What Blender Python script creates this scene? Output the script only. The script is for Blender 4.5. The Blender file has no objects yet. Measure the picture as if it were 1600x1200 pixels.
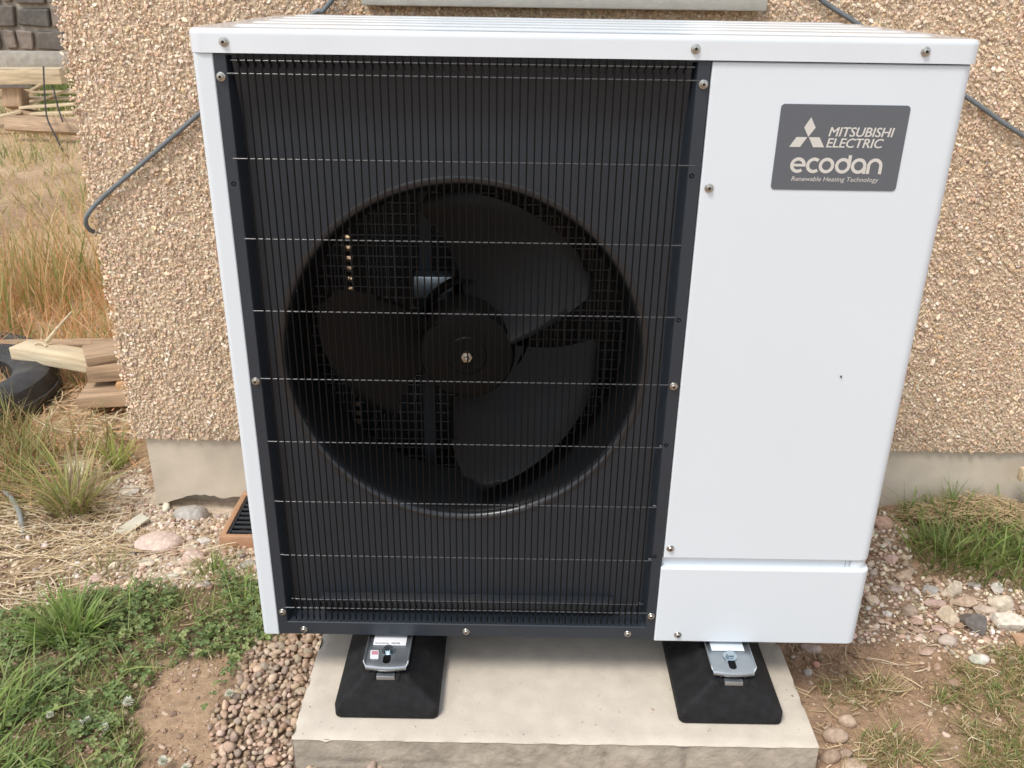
import bpy, bmesh, math, random
import numpy as np
from mathutils import Vector, Matrix
rnd = random.Random(7)
rng = np.random.default_rng(11)
sc = bpy.context.scene
COL = sc.collection

# ------------------------------------------------------------------ camera
CAM = np.array([0.4385, -1.2761, 1.0668])
PITCH, ROLL, YAW, FPX = 0.4210, 0.0151, -0.0020, 1402.8          # focal length in pixels of a 1600 wide frame
fw = np.array([math.sin(YAW)*math.cos(PITCH), math.cos(YAW)*math.cos(PITCH), -math.sin(PITCH)])
rt0 = np.array([math.cos(YAW), -math.sin(YAW), 0.0]); up0 = np.cross(rt0, fw)
rt = math.cos(ROLL)*rt0 + math.sin(ROLL)*up0
up = -math.sin(ROLL)*rt0 + math.cos(ROLL)*up0
cam = bpy.data.objects.new('camera', bpy.data.cameras.new('camera')); COL.objects.link(cam)
cam.matrix_world = Matrix([[rt[i], up[i], -fw[i], CAM[i]] for i in range(3)] + [[0, 0, 0, 1]])
cam.data.sensor_width = 36; cam.data.lens = FPX/1600*36
cam.data.clip_start = .02; cam.data.clip_end = 500
cam.data.dof.use_dof = True; cam.data.dof.focus_distance = 1.5; cam.data.dof.aperture_fstop = 14
sc.camera = cam

# ------------------------------------------------------------------ daylight: thin bright overcast
SUN_EL, SUN_AZ = math.radians(58), math.radians(218)              # azimuth clockwise from +Y
w = bpy.data.worlds.new('World'); sc.world = w; w.use_nodes = True
nt = w.node_tree; bg = nt.nodes['Background']
sky = nt.nodes.new('ShaderNodeTexSky'); sky.sky_type = 'NISHITA'; sky.sun_disc = False
sky.sun_elevation = SUN_EL; sky.sun_rotation = SUN_AZ
sky.air_density = 1.0; sky.dust_density = 1.5; sky.ozone_density = 1.0
hs = nt.nodes.new('ShaderNodeHueSaturation'); hs.inputs['Saturation'].default_value = .45
nt.links.new(sky.outputs[0], hs.inputs['Color']); nt.links.new(hs.outputs[0], bg.inputs['Color'])
bg.inputs['Strength'].default_value = .15
sd = bpy.data.lights.new('sun', 'SUN'); sd.energy = 1.5; sd.angle = math.radians(16); sd.color = (1, .965, .91)
sun = bpy.data.objects.new('sun', sd); COL.objects.link(sun)
sdir = Vector((math.sin(SUN_AZ)*math.cos(SUN_EL), math.cos(SUN_AZ)*math.cos(SUN_EL), math.sin(SUN_EL)))
sun.rotation_euler = sdir.to_track_quat('Z', 'Y').to_euler()
vs = sc.view_settings; vs.view_transform = 'Standard'; vs.look = 'None'; vs.gamma = 1; vs.use_curve_mapping = False
vs.exposure = 0.62

# ------------------------------------------------------------------ helpers
def ray(px, py): return fw + rt*(px-800)/FPX - up*(py-600)/FPX
def on_z(px, py, z): d = ray(px, py); return CAM + d*(z-CAM[2])/d[2]
def on_y(px, py, Y): d = ray(px, py); return CAM + d*(Y-CAM[1])/d[1]

def hsh(i, j, s): 
    v = np.sin(i*127.1 + j*311.7 + s*74.7)*43758.5453
    return v - np.floor(v)
def vnoise(x, y, s=0):
    i, j = np.floor(x), np.floor(y); fx, fy = x-i, y-j
    fx, fy = fx*fx*(3-2*fx), fy*fy*(3-2*fy)
    return (hsh(i, j, s)*(1-fx)+hsh(i+1, j, s)*fx)*(1-fy) + (hsh(i, j+1, s)*(1-fx)+hsh(i+1, j+1, s)*fx)*fy
def fbm(x, y, s=0, o=4):
    t = 0; a = .5
    for k in range(o): t = t + a*vnoise(x*2**k, y*2**k, s+k); a *= .5
    return t
def sstep(a, b, x): t = np.clip((x-a)/(b-a), 0, 1); return t*t*(3-2*t)
def height(x, y):
    x = np.asarray(x, float); y = np.asarray(y, float)
    z = -.205 + .03*sstep(.75, -.1, y) + .028*(fbm(x*2.3, y*2.3, 3)-.47) + .012*(fbm(x*9, y*9, 9)-.47)
    z = z + .03*sstep(1.15, 1.6, x)*sstep(.1, .6, y)
    z = z - .034*np.exp(-((x+.36)/.13)**2)*np.exp(-((y-.765)/.055)**2)
    far = sstep(2.0, 6.0, y)
    z = z + far*.06*(fbm(x*.6, y*.6, 5)-.5)
    return z
def ground_at(px, py):
    z = -.19
    for _ in range(5):
        p = on_z(px, py, z); z = float(height(p[0], p[1]))
    return np.array([p[0], p[1], z])

def link(o, parent=None):
    COL.objects.link(o)
    if parent is not None: o.parent = parent
    return o
def tag(o, label=None, cat=None, group=None, kind=None):
    if label: o['label'] = label
    if cat: o['category'] = cat
    if group: o['group'] = group
    if kind: o['kind'] = kind
    return o
def empty(name, loc=(0, 0, 0), label=None, cat=None, group=None):
    o = bpy.data.objects.new(name, None); o.location = loc; o.empty_display_size = .05
    link(o); return tag(o, label, cat, group)
def mesh_obj(name, me, mat, parent=None):
    if mat is not None and not me.materials: me.materials.append(mat)
    return link(bpy.data.objects.new(name, me), parent)
def from_bm(name, bm, mat, parent=None, smooth=False, angle=None):
    me = bpy.data.meshes.new(name); bm.normal_update(); bm.to_mesh(me); bm.free()
    if smooth: me.shade_smooth()
    if angle: me.set_sharp_from_angle(angle=math.radians(angle))
    return mesh_obj(name, me, mat, parent)
def from_np(name, V, T, mat, parent=None, C=None, smooth=False):
    me = bpy.data.meshes.new(name); V = np.asarray(V, np.float32); T = np.asarray(T, np.int32)
    me.vertices.add(len(V)); me.vertices.foreach_set('co', V.ravel())
    me.loops.add(T.size); me.loops.foreach_set('vertex_index', T.ravel())
    me.polygons.add(len(T)); me.polygons.foreach_set('loop_start', np.arange(0, T.size, T.shape[1], dtype=np.int32))
    me.polygons.foreach_set('loop_total', np.full(len(T), T.shape[1], np.int32))
    me.polygons.foreach_set('use_smooth', np.full(len(T), smooth))
    if C is not None:
        at = me.color_attributes.new('tint', 'FLOAT_COLOR', 'POINT')
        C = np.asarray(C, np.float32)
        if C.shape[1] == 3: C = np.hstack([C, np.ones((len(C), 1), np.float32)])
        at.data.foreach_set('color', C.ravel())
    me.update(calc_edges=True); me.validate()
    return mesh_obj(name, me, mat, parent)
def box(bm, x0, x1, y0, y1, z0, z1, bev=0, seg=2):
    r = bmesh.ops.create_cube(bm, size=1)
    bmesh.ops.transform(bm, matrix=Matrix.Translation(((x0+x1)/2, (y0+y1)/2, (z0+z1)/2)) @ Matrix.Diagonal((x1-x0, y1-y0, z1-z0, 1)), verts=r['verts'])
    if bev:
        es = list({e for v in r['verts'] for e in v.link_edges})
        bmesh.ops.bevel(bm, geom=es, offset=bev, segments=seg, profile=.5, affect='EDGES')
def box_obj(name, x0, x1, y0, y1, z0, z1, mat, parent=None, bev=0, seg=2):
    bm = bmesh.new(); box(bm, x0, x1, y0, y1, z0, z1, bev, seg)
    return from_bm(name, bm, mat, parent, smooth=bev > 0, angle=35 if bev else None)
def tube_np(P, r, n=8, closed=False, ref=None):
    P = np.asarray(P, float); m = len(P)
    t = np.gradient(P, axis=0) if not closed else np.roll(P, -1, 0)-np.roll(P, 1, 0)
    t /= np.linalg.norm(t, axis=1)[:, None]+1e-12
    if ref is None: ref = np.array([0, 0, 1.]) if abs(t[:, 2]).mean() < .8 else np.array([0, 1., 0])
    a = np.cross(t, ref); a /= np.linalg.norm(a, axis=1)[:, None]; b = np.cross(t, a)
    rr = np.broadcast_to(np.asarray(r, float), (m,))
    ang = np.arange(n)*2*math.pi/n
    V = (P[:, None, :] + rr[:, None, None]*(np.cos(ang)[None, :, None]*a[:, None, :] + np.sin(ang)[None, :, None]*b[:, None, :])).reshape(-1, 3)
    F = []
    for i in range(m if closed else m-1):
        for j in range(n):
            k = (i+1) % m
            F.append((i*n+j, i*n+(j+1) % n, k*n+(j+1) % n, k*n+j))
    return V, F
def tube_obj(name, P, r, mat, parent=None, n=8, closed=False):
    V, F = tube_np(P, r, n, closed)
    if not closed:
        m = len(P)
        me = bpy.data.meshes.new(name); me.from_pydata(V.tolist(), [], F + [tuple(range(n))[::-1], tuple(range((m-1)*n, m*n))])
    else:
        me = bpy.data.meshes.new(name); me.from_pydata(V.tolist(), [], F)
    me.shade_smooth(); me.set_sharp_from_angle(angle=math.radians(50))
    return mesh_obj(name, me, mat, parent)
def smooth_path(P, n=10):
    P = [np.array(p, float) for p in P]; P = [2*P[0]-P[1]] + P + [2*P[-1]-P[-2]]; out = []
    for i in range(1, len(P)-2):
        for k in range(n):
            t = k/n; a, b, c, d = P[i-1:i+3]
            out.append(.5*((2*b)+(-a+c)*t+(2*a-5*b+4*c-d)*t*t+(-a+3*b-3*c+d)*t**3))
    out.append(P[-2]); return np.array(out)
def lathe(name, prof, mat, parent=None, n=96, centre=(0, 0), close=False):
    """revolve (radius, y) pairs about the axis through (centre x, centre z) that runs along y"""
    V, F = [], []; m = len(prof)
    for i in range(n):
        a = i*2*math.pi/n
        for r, y in prof: V.append((centre[0]+r*math.cos(a), y, centre[1]+r*math.sin(a)))
    for i in range(n):
        k = (i+1) % n
        for j in range(m-1 if not close else m):
            F.append((i*m+j, k*m+j, k*m+(j+1) % m, i*m+(j+1) % m))
    me = bpy.data.meshes.new(name); me.from_pydata(V, [], F)
    bm = bmesh.new(); bm.from_mesh(me); bmesh.ops.remove_doubles(bm, verts=bm.verts, dist=1e-6)
    bmesh.ops.recalc_face_normals(bm, faces=bm.faces); bm.to_mesh(me); bm.free()
    me.shade_smooth(); me.set_sharp_from_angle(angle=math.radians(40))
    return mesh_obj(name, me, mat, parent)
def round_poly(x0, x1, z0, z1, r, n=6, corners=(1, 1, 1, 1)):
    P = []
    for (cx, cz, a0, on) in ((x1-r, z1-r, 0, corners[0]), (x0+r, z1-r, 90, corners[1]), (x0+r, z0+r, 180, corners[2]), (x1-r, z0+r, 270, corners[3])):
        if on:
            for k in range(n+1):
                a = math.radians(a0+90*k/n); P.append((cx+r*math.cos(a), cz+r*math.sin(a)))
        else: P.append((cx+r*(1 if a0 in (0, 270) else -1), cz+r*(1 if a0 < 180 else -1)))
    return P

# ------------------------------------------------------------------ materials
def N(nt, typ, **kw):
    n = nt.nodes.new(typ)
    for k, v in kw.items(): setattr(n, k, v)
    return n
def mat(name, col, rough=.6, metal=0, coat=0, spec=.5, var=None, vscale=30, bump=0, bscale=200, tint=False, col2=None, c2scale=5, c2lo=.45, c2hi=.6, detail=4, stretch=None, rvar=0):
    m = bpy.data.materials.new(name); m.use_nodes = True; t = m.node_tree; p = t.nodes['Principled BSDF']; L = t.links.new
    p.inputs['Roughness'].default_value = rough; p.inputs['Metallic'].default_value = metal
    p.inputs['Specular IOR Level'].default_value = spec; p.inputs['Coat Weight'].default_value = coat; p.inputs['Coat Roughness'].default_value = .12
    tc = N(t, 'ShaderNodeTexCoord'); out = None
    if stretch:
        mp_ = N(t, 'ShaderNodeMapping'); mp_.inputs['Scale'].default_value = stretch; L(tc.outputs['Object'], mp_.inputs['Vector']); tc = mp_
        class _T: outputs = {'Object': mp_.outputs[0]}
        tc = _T
    if tint:
        a = N(t, 'ShaderNodeAttribute', attribute_name='tint'); out = a.outputs['Color']
    else:
        c = N(t, 'ShaderNodeRGB'); c.outputs[0].default_value = (*col, 1); out = c.outputs[0]
    if col2 is not None:
        nz = N(t, 'ShaderNodeTexNoise'); nz.inputs['Scale'].default_value = c2scale; nz.inputs['Detail'].default_value = 8; nz.inputs['Roughness'].default_value = .62
        L(tc.outputs['Object'], nz.inputs['Vector'])
        mr = N(t, 'ShaderNodeMapRange'); mr.inputs[1].default_value = c2lo; mr.inputs[2].default_value = c2hi; L(nz.outputs[0], mr.inputs[0])
        mx = N(t, 'ShaderNodeMix', data_type='RGBA'); L(mr.outputs[0], mx.inputs[0]); L(out, mx.inputs[6]); mx.inputs[7].default_value = (*col2, 1); out = mx.outputs[2]
    if var:
        nz = N(t, 'ShaderNodeTexNoise'); nz.inputs['Scale'].default_value = vscale; nz.inputs['Detail'].default_value = detail
        L(tc.outputs['Object'], nz.inputs['Vector'])
        mr = N(t, 'ShaderNodeMapRange'); mr.inputs[1].default_value = .3; mr.inputs[2].default_value = .7; mr.inputs[3].default_value = 1-var; mr.inputs[4].default_value = 1+var; L(nz.outputs[0], mr.inputs[0])
        vm = N(t, 'ShaderNodeVectorMath', operation='SCALE'); L(out, vm.inputs[0]); L(mr.outputs[0], vm.inputs['Scale']); out = vm.outputs[0]
    L(out, p.inputs['Base Color'])
    if rvar:
        nz = N(t, 'ShaderNodeTexNoise'); nz.inputs['Scale'].default_value = 14; nz.inputs['Detail'].default_value = 6; L(tc.outputs['Object'], nz.inputs['Vector'])
        mr = N(t, 'ShaderNodeMapRange'); mr.inputs[1].default_value = .3; mr.inputs[2].default_value = .7; mr.inputs[3].default_value = rough-rvar; mr.inputs[4].default_value = rough+rvar
        L(nz.outputs[0], mr.inputs[0]); L(mr.outputs[0], p.inputs['Roughness'])
    if bump:
        nz = N(t, 'ShaderNodeTexNoise'); nz.inputs['Scale'].default_value = bscale; nz.inputs['Detail'].default_value = 6
        L(tc.outputs['Object'], nz.inputs['Vector'])
        b = N(t, 'ShaderNodeBump'); b.inputs['Strength'].default_value = bump; b.inputs['Distance'].default_value = .004
        L(nz.outputs[0], b.inputs['Height']); L(b.outputs[0], p.inputs['Normal'])
    return m
def leaf_mat(name, rough=.5, trans=.35):
    m = bpy.data.materials.new(name); m.use_nodes = True; t = m.node_tree; p = t.nodes['Principled BSDF']; L = t.links.new
    a = N(t, 'ShaderNodeAttribute', attribute_name='tint'); L(a.outputs['Color'], p.inputs['Base Color'])
    p.inputs['Roughness'].default_value = rough; p.inputs['Specular IOR Level'].default_value = .35
    tr = N(t, 'ShaderNodeBsdfTranslucent'); L(a.outputs['Color'], tr.inputs['Color'])
    mx = N(t, 'ShaderNodeMixShader'); mx.inputs[0].default_value = trans
    L(p.outputs[0], mx.inputs[1]); L(tr.outputs[0], mx.inputs[2]); L(mx.outputs[0], t.nodes['Material Output'].inputs['Surface'])
    return m
M = dict(
 white=mat('white_enamel', (.665, .712, .74), .40, coat=.08, spec=.35, var=.012, vscale=3, bump=.008, bscale=900, rvar=.05),
 white_lid=mat('white_lid_enamel', (.68, .725, .755), .16, coat=.5, var=.03, vscale=9, rvar=.04, col2=(.64, .62, .58), c2scale=14, c2lo=.62, c2hi=.85),
 dark=mat('charcoal_paint', (.024, .031, .040), .42, var=.06, vscale=6, bump=.012, bscale=1200, rvar=.06),
 darkp=mat('charcoal_plastic', (.033, .037, .043), .50, spec=.25, var=.12, vscale=5, rvar=.08, col2=(.045, .044, .042), c2scale=9, c2lo=.5, c2hi=.8),
 black=mat('black_plastic', (.0040, .0038, .0036), .5, spec=.13, var=.2, vscale=8, rvar=.08),
 wire=mat('black_coated_wire', (.006, .006, .006), .35, spec=.15),
 lip=mat('shroud_lip', (.020, .022, .025), .30, spec=.6, coat=.15),
 blade=mat('blade_plastic', (.0065, .0072, .0078), .42, spec=.2, var=.1, vscale=6),
 cwire=mat('glossy_cross_wire', (.045, .047, .05), .28, coat=.6, spec=.6),
 shroud=mat('shroud_plastic', (.007, .008, .009), .40, spec=.16, var=.1, vscale=6),
 coil=mat('coil_fins', (.022, .022, .023), .55, var=.3, vscale=60),
 guard=mat('rear_guard_wire', (.30, .30, .29), .4),
 steel=mat('zinc_steel', (.50, .49, .45), .3, metal=1, var=.2, vscale=300, bump=.05, bscale=500),
 screw_shade=mat('screw_recess_shade', (.07, .065, .055), .5, metal=.6),  # shade of the recess painted as a darker copy of the screw metal
 bright=mat('bright_zinc', (.62, .70, .74), .22, metal=1, bump=.1, bscale=300),
 galv=mat('galvanised_steel', (.42, .45, .47), .38, metal=.85, var=.08, vscale=40, rvar=.08),
 badge=mat('badge_grey', (.105, .120, .138), .18, coat=.5),
 letter=mat('badge_silver', (.74, .74, .70), .34, metal=.45),
 sticker=mat('sticker_white', (.78, .78, .78), .4),
 print=mat('sticker_print', (.22, .22, .23), .5), pink=mat('sticker_print_red', (.55, .25, .3), .5),
 rubber=mat('recycled_rubber', (.013, .013, .014), .8, spec=.3, var=.35, vscale=60, bump=.5, bscale=320, col2=(.028, .025, .022), c2scale=12, c2lo=.52, c2hi=.75),
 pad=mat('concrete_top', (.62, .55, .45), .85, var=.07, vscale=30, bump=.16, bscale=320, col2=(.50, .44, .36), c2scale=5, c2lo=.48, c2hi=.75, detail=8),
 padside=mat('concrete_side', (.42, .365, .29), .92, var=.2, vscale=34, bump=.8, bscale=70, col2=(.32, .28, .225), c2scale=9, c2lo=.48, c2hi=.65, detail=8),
 plinth=mat('plinth_render', (.60, .52, .41), .88, var=.08, vscale=16, bump=.10, bscale=120, col2=(.46, .39, .30), c2scale=5, c2lo=.48, c2hi=.75, detail=8),
 dash=mat('dash_pebbles', (1, 1, 1), .62, tint=True, var=.12, vscale=400),
 bed=mat('dash_mortar', (.68, .54, .38), .95, var=.3, vscale=160, bump=.9, bscale=260),
 sill=mat('sill_stone', (.46, .44, .38), .85, var=.10, vscale=30, bump=.2, bscale=180),
 cable=mat('grey_cable', (.15, .17, .18), .5, var=.15, vscale=50),
 stone=mat('loose_stone', (1, 1, 1), .82, tint=True, var=.22, vscale=90, bump=.6, bscale=140),
 gravel=mat('gravel', (1, 1, 1), .8, tint=True, var=.16, vscale=160),
 terra=mat('terracotta_plastic', (.44, .25, .145), .55, var=.1, vscale=30),
 wood=mat('weathered_timber', (.40, .275, .17), .8, stretch=(.08, 1, 1), var=.35, vscale=70, bump=.6, bscale=120, col2=(.28, .19, .12), c2scale=12, c2lo=.45, c2hi=.7),
 woodp=mat('pale_timber', (.62, .51, .34), .75, stretch=(.08, 1, 1), var=.25, vscale=70, bump=.4, bscale=120, col2=(.42, .31, .18), c2scale=30, c2lo=.5, c2hi=.7),
 tyre=mat('tyre_rubber', (.035, .034, .034), .7, var=.3, vscale=20, col2=(.10, .09, .08), c2scale=7, c2lo=.5, c2hi=.75),
 twine=mat('dark_twine', (.03, .03, .03), .8),
 straw=leaf_mat('dry_straw', .6, .15), grass=leaf_mat('grass_blades', .45, .4), clover=leaf_mat('clover_leaves', .5, .3),
 petal=leaf_mat('clover_petals', .7, .3),
 wallstone=mat('dark_wall_stone', (1, 1, 1), .9, tint=True, var=.25, vscale=18, bump=.7, bscale=30),
 mortar=mat('lime_mortar', (.42, .37, .30), .95, var=.25, vscale=12, bump=.6, bscale=30),
 kerb=mat('kerb_concrete', (.40, .37, .32), .9, var=.2, vscale=14, bump=.3, bscale=40),
 glass=mat('window_glass', (.03, .035, .04), .05, coat=.5), frame=mat('window_frame_white', (.75, .75, .74), .4),
 hose=mat('grey_hose', (.26, .27, .26), .5),
)
def soil_material():
    m = bpy.data.materials.new('earth'); m.use_nodes = True; t = m.node_tree; p = t.nodes['Principled BSDF']; L = t.links.new
    tc = N(t, 'ShaderNodeTexCoord'); a = N(t, 'ShaderNodeAttribute', attribute_name='tint')
    n1 = N(t, 'ShaderNodeTexNoise'); n1.inputs['Scale'].default_value = 38; n1.inputs['Detail'].default_value = 10; n1.inputs['Roughness'].default_value = .7; L(tc.outputs['Object'], n1.inputs['Vector'])
    mr = N(t, 'ShaderNodeMapRange'); mr.inputs[1].default_value = .3; mr.inputs[2].default_value = .72; mr.inputs[3].default_value = .62; mr.inputs[4].default_value = 1.3; L(n1.outputs[0], mr.inputs[0])
    vm = N(t, 'ShaderNodeVectorMath', operation='SCALE'); L(a.outputs['Color'], vm.inputs[0]); L(mr.outputs[0], vm.inputs['Scale'])
    L(vm.outputs[0], p.inputs['Base Color']); p.inputs['Roughness'].default_value = .95; p.inputs['Specular IOR Level'].default_value = .2
    b = N(t, 'ShaderNodeBump'); b.inputs['Strength'].default_value = 1; b.inputs['Distance'].default_value = .010
    L(n1.outputs[0], b.inputs['Height']); L(b.outputs[0], p.inputs['Normal'])
    return m
M['earth'] = soil_material()

# ------------------------------------------------------------------ zones of the ground (world xy polygons)
def zone(*pts): return np.array([ground_at(*p)[:2] for p in pts])
def inside(P, x, y):
    r = np.zeros(np.shape(x), bool); n = len(P)
    for i in range(n):
        x0, y0 = P[i]; x1, y1 = P[(i+1) % n]
        c = ((y0 > y) != (y1 > y)) & (x < (x1-x0)*(y-y0)/((y1-y0) + 1e-12)+x0); r ^= c
    return r
def soft_inside(P, x, y, wob=.035, s=0):
    xx = x + wob*2*(fbm(x*14, y*14, 21+s)-.47); yy = y + wob*2*(fbm(x*14, y*14, 51+s)-.47)
    return inside(P, xx, yy)
Z_CLOVER = zone((-150, 1300), (-150, 1010), (40, 960), (150, 930), (250, 915), (330, 905), (470, 915), (470, 1000), (415, 1010), (340, 1025), (262, 1050), (215, 1110), (235, 1160), (180, 1300))
Z_GRAVEL = zone((430, 975), (640, 960), (640, 1300), (250, 1300), (335, 1200), (330, 1120), (375, 1050), (405, 1010))
Z_SOIL = zone((230, 1035), (400, 1000), (430, 990), (370, 1060), (335, 1130), (335, 1300), (180, 1300), (240, 1150), (222, 1095))
Z_RUBBLE = zone((90, 870), (150, 770), (205, 700), (240, 760), (470, 760), (480, 930), (330, 915), (140, 930))
Z_STRAW = zone((-300, 930), (-200, 780), (60, 770), (190, 800), (210, 860), (120, 900), (60, 960))
Z_RGRASS = zone((1395, 800), (1455, 775), (1750, 760), (1750, 935), (1560, 925), (1440, 905))
Z_RSTONE = zone((1340, 800), (1400, 800), (1430, 905), (1560, 905), (1760, 920), (1760, 1010), (1560, 1040), (1400, 1010), (1330, 1000))
Z_RDRY = zone((1440, 1100), (1480, 1040), (1620, 1010), (1800, 1000), (1800, 1350), (1560, 1350), (1500, 1200))
Z_RDRY2 = zone((1290, 1075), (1360, 1050), (1400, 1075), (1380, 1110), (1300, 1110))
Z_RDRY3 = zone((1340, 1150), (1440, 1150), (1480, 1240), (1320, 1260))
PADR = (.071, .967, -.1355, .56, -.1087)
def clear_of_pad(x, y, m=0.0): return ~((x > PADR[0]-m) & (x < PADR[1]+m) & (y > PADR[2]-m) & (y < PADR[3]+m))
HX, HY = -.535, .75                                               # house corner
def clear_of_house(x, y, m=0.0): return ~((x > HX+.0-m) & (y > HY+.012-m))

# ------------------------------------------------------------------ ground sheet
def grid(xs, ys):
    X, Y = np.meshgrid(xs, ys); nx, ny = len(xs), len(ys)
    i = np.arange(nx*ny).reshape(ny, nx)
    return X.ravel(), Y.ravel(), np.stack([i[:-1, :-1], i[:-1, 1:], i[1:, 1:], i[1:, :-1]], -1).reshape(-1, 4)
def graded(lo, a, b, hi, d, k=1.35):
    c = list(np.arange(a, b+d/2, d)); s = d; x = a; L = []
    while x > lo: s *= k; x -= s; L.append(max(x, lo))
    s = d; x = b; R_ = []
    while x < hi: s *= k; x += s; R_.append(min(x, hi))
    return np.array(L[::-1]+c+R_)
gx, gy, gf = grid(graded(-90, -1.7, 2.2, 90, .010), graded(-60, -.55, 1.7, 130, .010))
gz = height(gx, gy) + .010*(fbm(gx*34, gy*34, 33)-.47)*clear_of_pad(gx, gy)
c = np.array([[.44, .295, .19]])*np.ones((len(gx), 1))
def paint(mask, col, a=1.0):
    global c
    m = np.asarray(mask, float)[:, None]*a; c = c*(1-m) + np.array(col)*m
n1 = fbm(gx*5, gy*5, 70)
paint(n1 > .5, (.33, .22, .14), .5)
paint(soft_inside(Z_CLOVER, gx, gy), (.16, .115, .065), .85)
paint(soft_inside(Z_GRAVEL, gx, gy), (.27, .19, .13))
paint(soft_inside(Z_SOIL, gx, gy), (.47, .325, .205), .7)
paint(soft_inside(Z_RUBBLE, gx, gy, .05), (.72, .60, .46), .9)
paint(soft_inside(Z_STRAW, gx, gy), (.34, .25, .15), .9)
paint(soft_inside(Z_RGRASS, gx, gy), (.22, .16, .09), .8)
paint(soft_inside(Z_RSTONE, gx, gy), (.36, .26, .18), .8)
paint(soft_inside(Z_RDRY, gx, gy, .06), (.36, .26, .15), .7)
paint((gy > .95) & (fbm(gx*1.5, gy*1.5, 91) > .40), (.60, .43, .27), .75)
from_np('ground', np.stack([gx, gy, gz], 1), gf, M['earth'], C=c, smooth=True)['kind'] = 'structure'

# ------------------------------------------------------------------ scatter of small stones
def ico(sub, seed, rough=.18, flat=.7):
    bm = bmesh.new(); bmesh.ops.create_icosphere(bm, subdivisions=sub, radius=1)
    V = np.array([v.co[:] for v in bm.verts]); F = np.array([[v.index for v in f.verts] for f in bm.faces]); bm.free()
    g = np.random.default_rng(seed)
    k = g.normal(size=(5, 3)); ph = g.uniform(0, 6, 5)
    d = sum(np.sin(V@k[i]*1.6+ph[i]) for i in range(5))/5
    V = V*(1+rough*d+g.normal(0, rough*.18, len(V)))[:, None]
    for q in range(3):                                             # knock flats on it
        n = g.normal(size=3); n /= np.linalg.norm(n); h = V@n; lim = g.uniform(.55, .85)
        V -= np.maximum(h-lim, 0)[:, None]*n*.85
    return V, F
def rots(n, tilt, g):
    a = g.uniform(0, 2*math.pi, n); b = g.normal(0, tilt, n); c_ = g.normal(0, tilt, n)
    ca, sa, cb, sb, cc, s_ = np.cos(a), np.sin(a), np.cos(b), np.sin(b), np.cos(c_), np.sin(c_)
    Z = np.zeros(n); O = np.ones(n)
    Rz = np.stack([ca, -sa, Z, sa, ca, Z, Z, Z, O], 1).reshape(n, 3, 3)
    Rx = np.stack([O, Z, Z, Z, cb, -sb, Z, sb, cb], 1).reshape(n, 3, 3)
    Ry = np.stack([cc, Z, s_, Z, O, Z, -s_, Z, cc], 1).reshape(n, 3, 3)
    return Rx@Ry@Rz
def scatter(name, P, size, aspect, colours, material, sub=1, nvar=10, seed=1, tilt=.3, rough=.2, sink=.3, smooth=True, weights=None, jitter=.12):
    g = np.random.default_rng(seed); n = len(P); Vs, Fs, Cs = [], [], []; off = 0
    var = g.integers(0, nvar, n); Rm = rots(n, tilt, g)
    S = size[:, None]*np.stack([g.uniform(.8, 1.35, n), g.uniform(.65, 1, n), g.uniform(*aspect, n)], 1)
    pal = np.array(colours); ci = g.choice(len(pal), n, p=weights)
    cc = pal[ci]*g.uniform(1-jitter*1.5, 1+jitter*1.5, (n, 1))*g.uniform(1-jitter*.4, 1+jitter*.4, (n, 3))
    for k in range(nvar):
        V, F = ico(sub, seed*100+k, rough); idx = np.where(var == k)[0]
        if not len(idx): continue
        W = np.einsum('nij,nvj->nvi', Rm[idx], V[None]*S[idx][:, None, :]) + P[idx][:, None, :]
        W[:, :, 2] += (S[idx][:, 2]*(1-2*sink))[:, None]
        Vs.append(W.reshape(-1, 3)); Fs.append((F[None]+off+(np.arange(len(idx))*len(V))[:, None, None]).reshape(-1, 3))
        Cs.append(np.repeat(cc[idx], len(V), 0)); off += len(idx)*len(V)
    return from_np(name, np.vstack(Vs), np.vstack(Fs), material, C=np.vstack(Cs), smooth=smooth)
def pts(n, x0, x1, y0, y1, test, g=rng):
    x = g.uniform(x0, x1, n); y = g.uniform(y0, y1, n); k = test(x, y); x, y = x[k], y[k]
    return np.stack([x, y, height(x, y)], 1)
def bb(Z): return Z[:, 0].min()-.05, Z[:, 0].max()+.05, Z[:, 1].min()-.05, Z[:, 1].max()+.05
def relax_pts(Z, d, tries, pad=.004, extra=None):
    """blue-noise points inside a zone, spacing d"""
    x0, x1, y0, y1 = bb(Z); P = pts(tries, x0, x1, y0, y1, lambda x, y: soft_inside(Z, x, y) & clear_of_pad(x, y, pad) & clear_of_house(x, y, .0))
    cell = {}; out = []
    for p in P:
        k = (int(p[0]//d), int(p[1]//d)); ok = True
        for i in (-1, 0, 1):
            for j in (-1, 0, 1):
                for q in cell.get((k[0]+i, k[1]+j), ()):
                    if (q[0]-p[0])**2+(q[1]-p[1])**2 < d*d: ok = False; break
        if ok: cell.setdefault(k, []).append(p); out.append(p)
    return np.array(out)
BROWN = [(.46, .33, .23), (.40, .285, .195), (.52, .385, .275), (.44, .305, .205), (.37, .285, .215), (.56, .43, .32)]
PALE = [(.78, .67, .53), (.66, .54, .42), (.84, .76, .64), (.68, .51, .40), (.50, .42, .35), (.78, .63, .49)]
P = relax_pts(Z_GRAVEL, .0098, 40000, .004)
P[:, 2] += rng.uniform(0, .006, len(P))
scatter('gravel', P, rng.lognormal(math.log(.0068), .30, len(P)).clip(.0035, .0125), (.45, .85), BROWN, M['gravel'], sub=2, seed=3, rough=.24, sink=.22, tilt=.5)
tag(bpy.data.objects['gravel'], 'brown rounded gravel laid beside the concrete slab', 'gravel', kind='stuff')
P = np.vstack([relax_pts(Z_RUBBLE, .011, 30000), relax_pts(Z_RSTONE, .0085, 24000), relax_pts(Z_STRAW, .015, 9000)])
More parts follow.
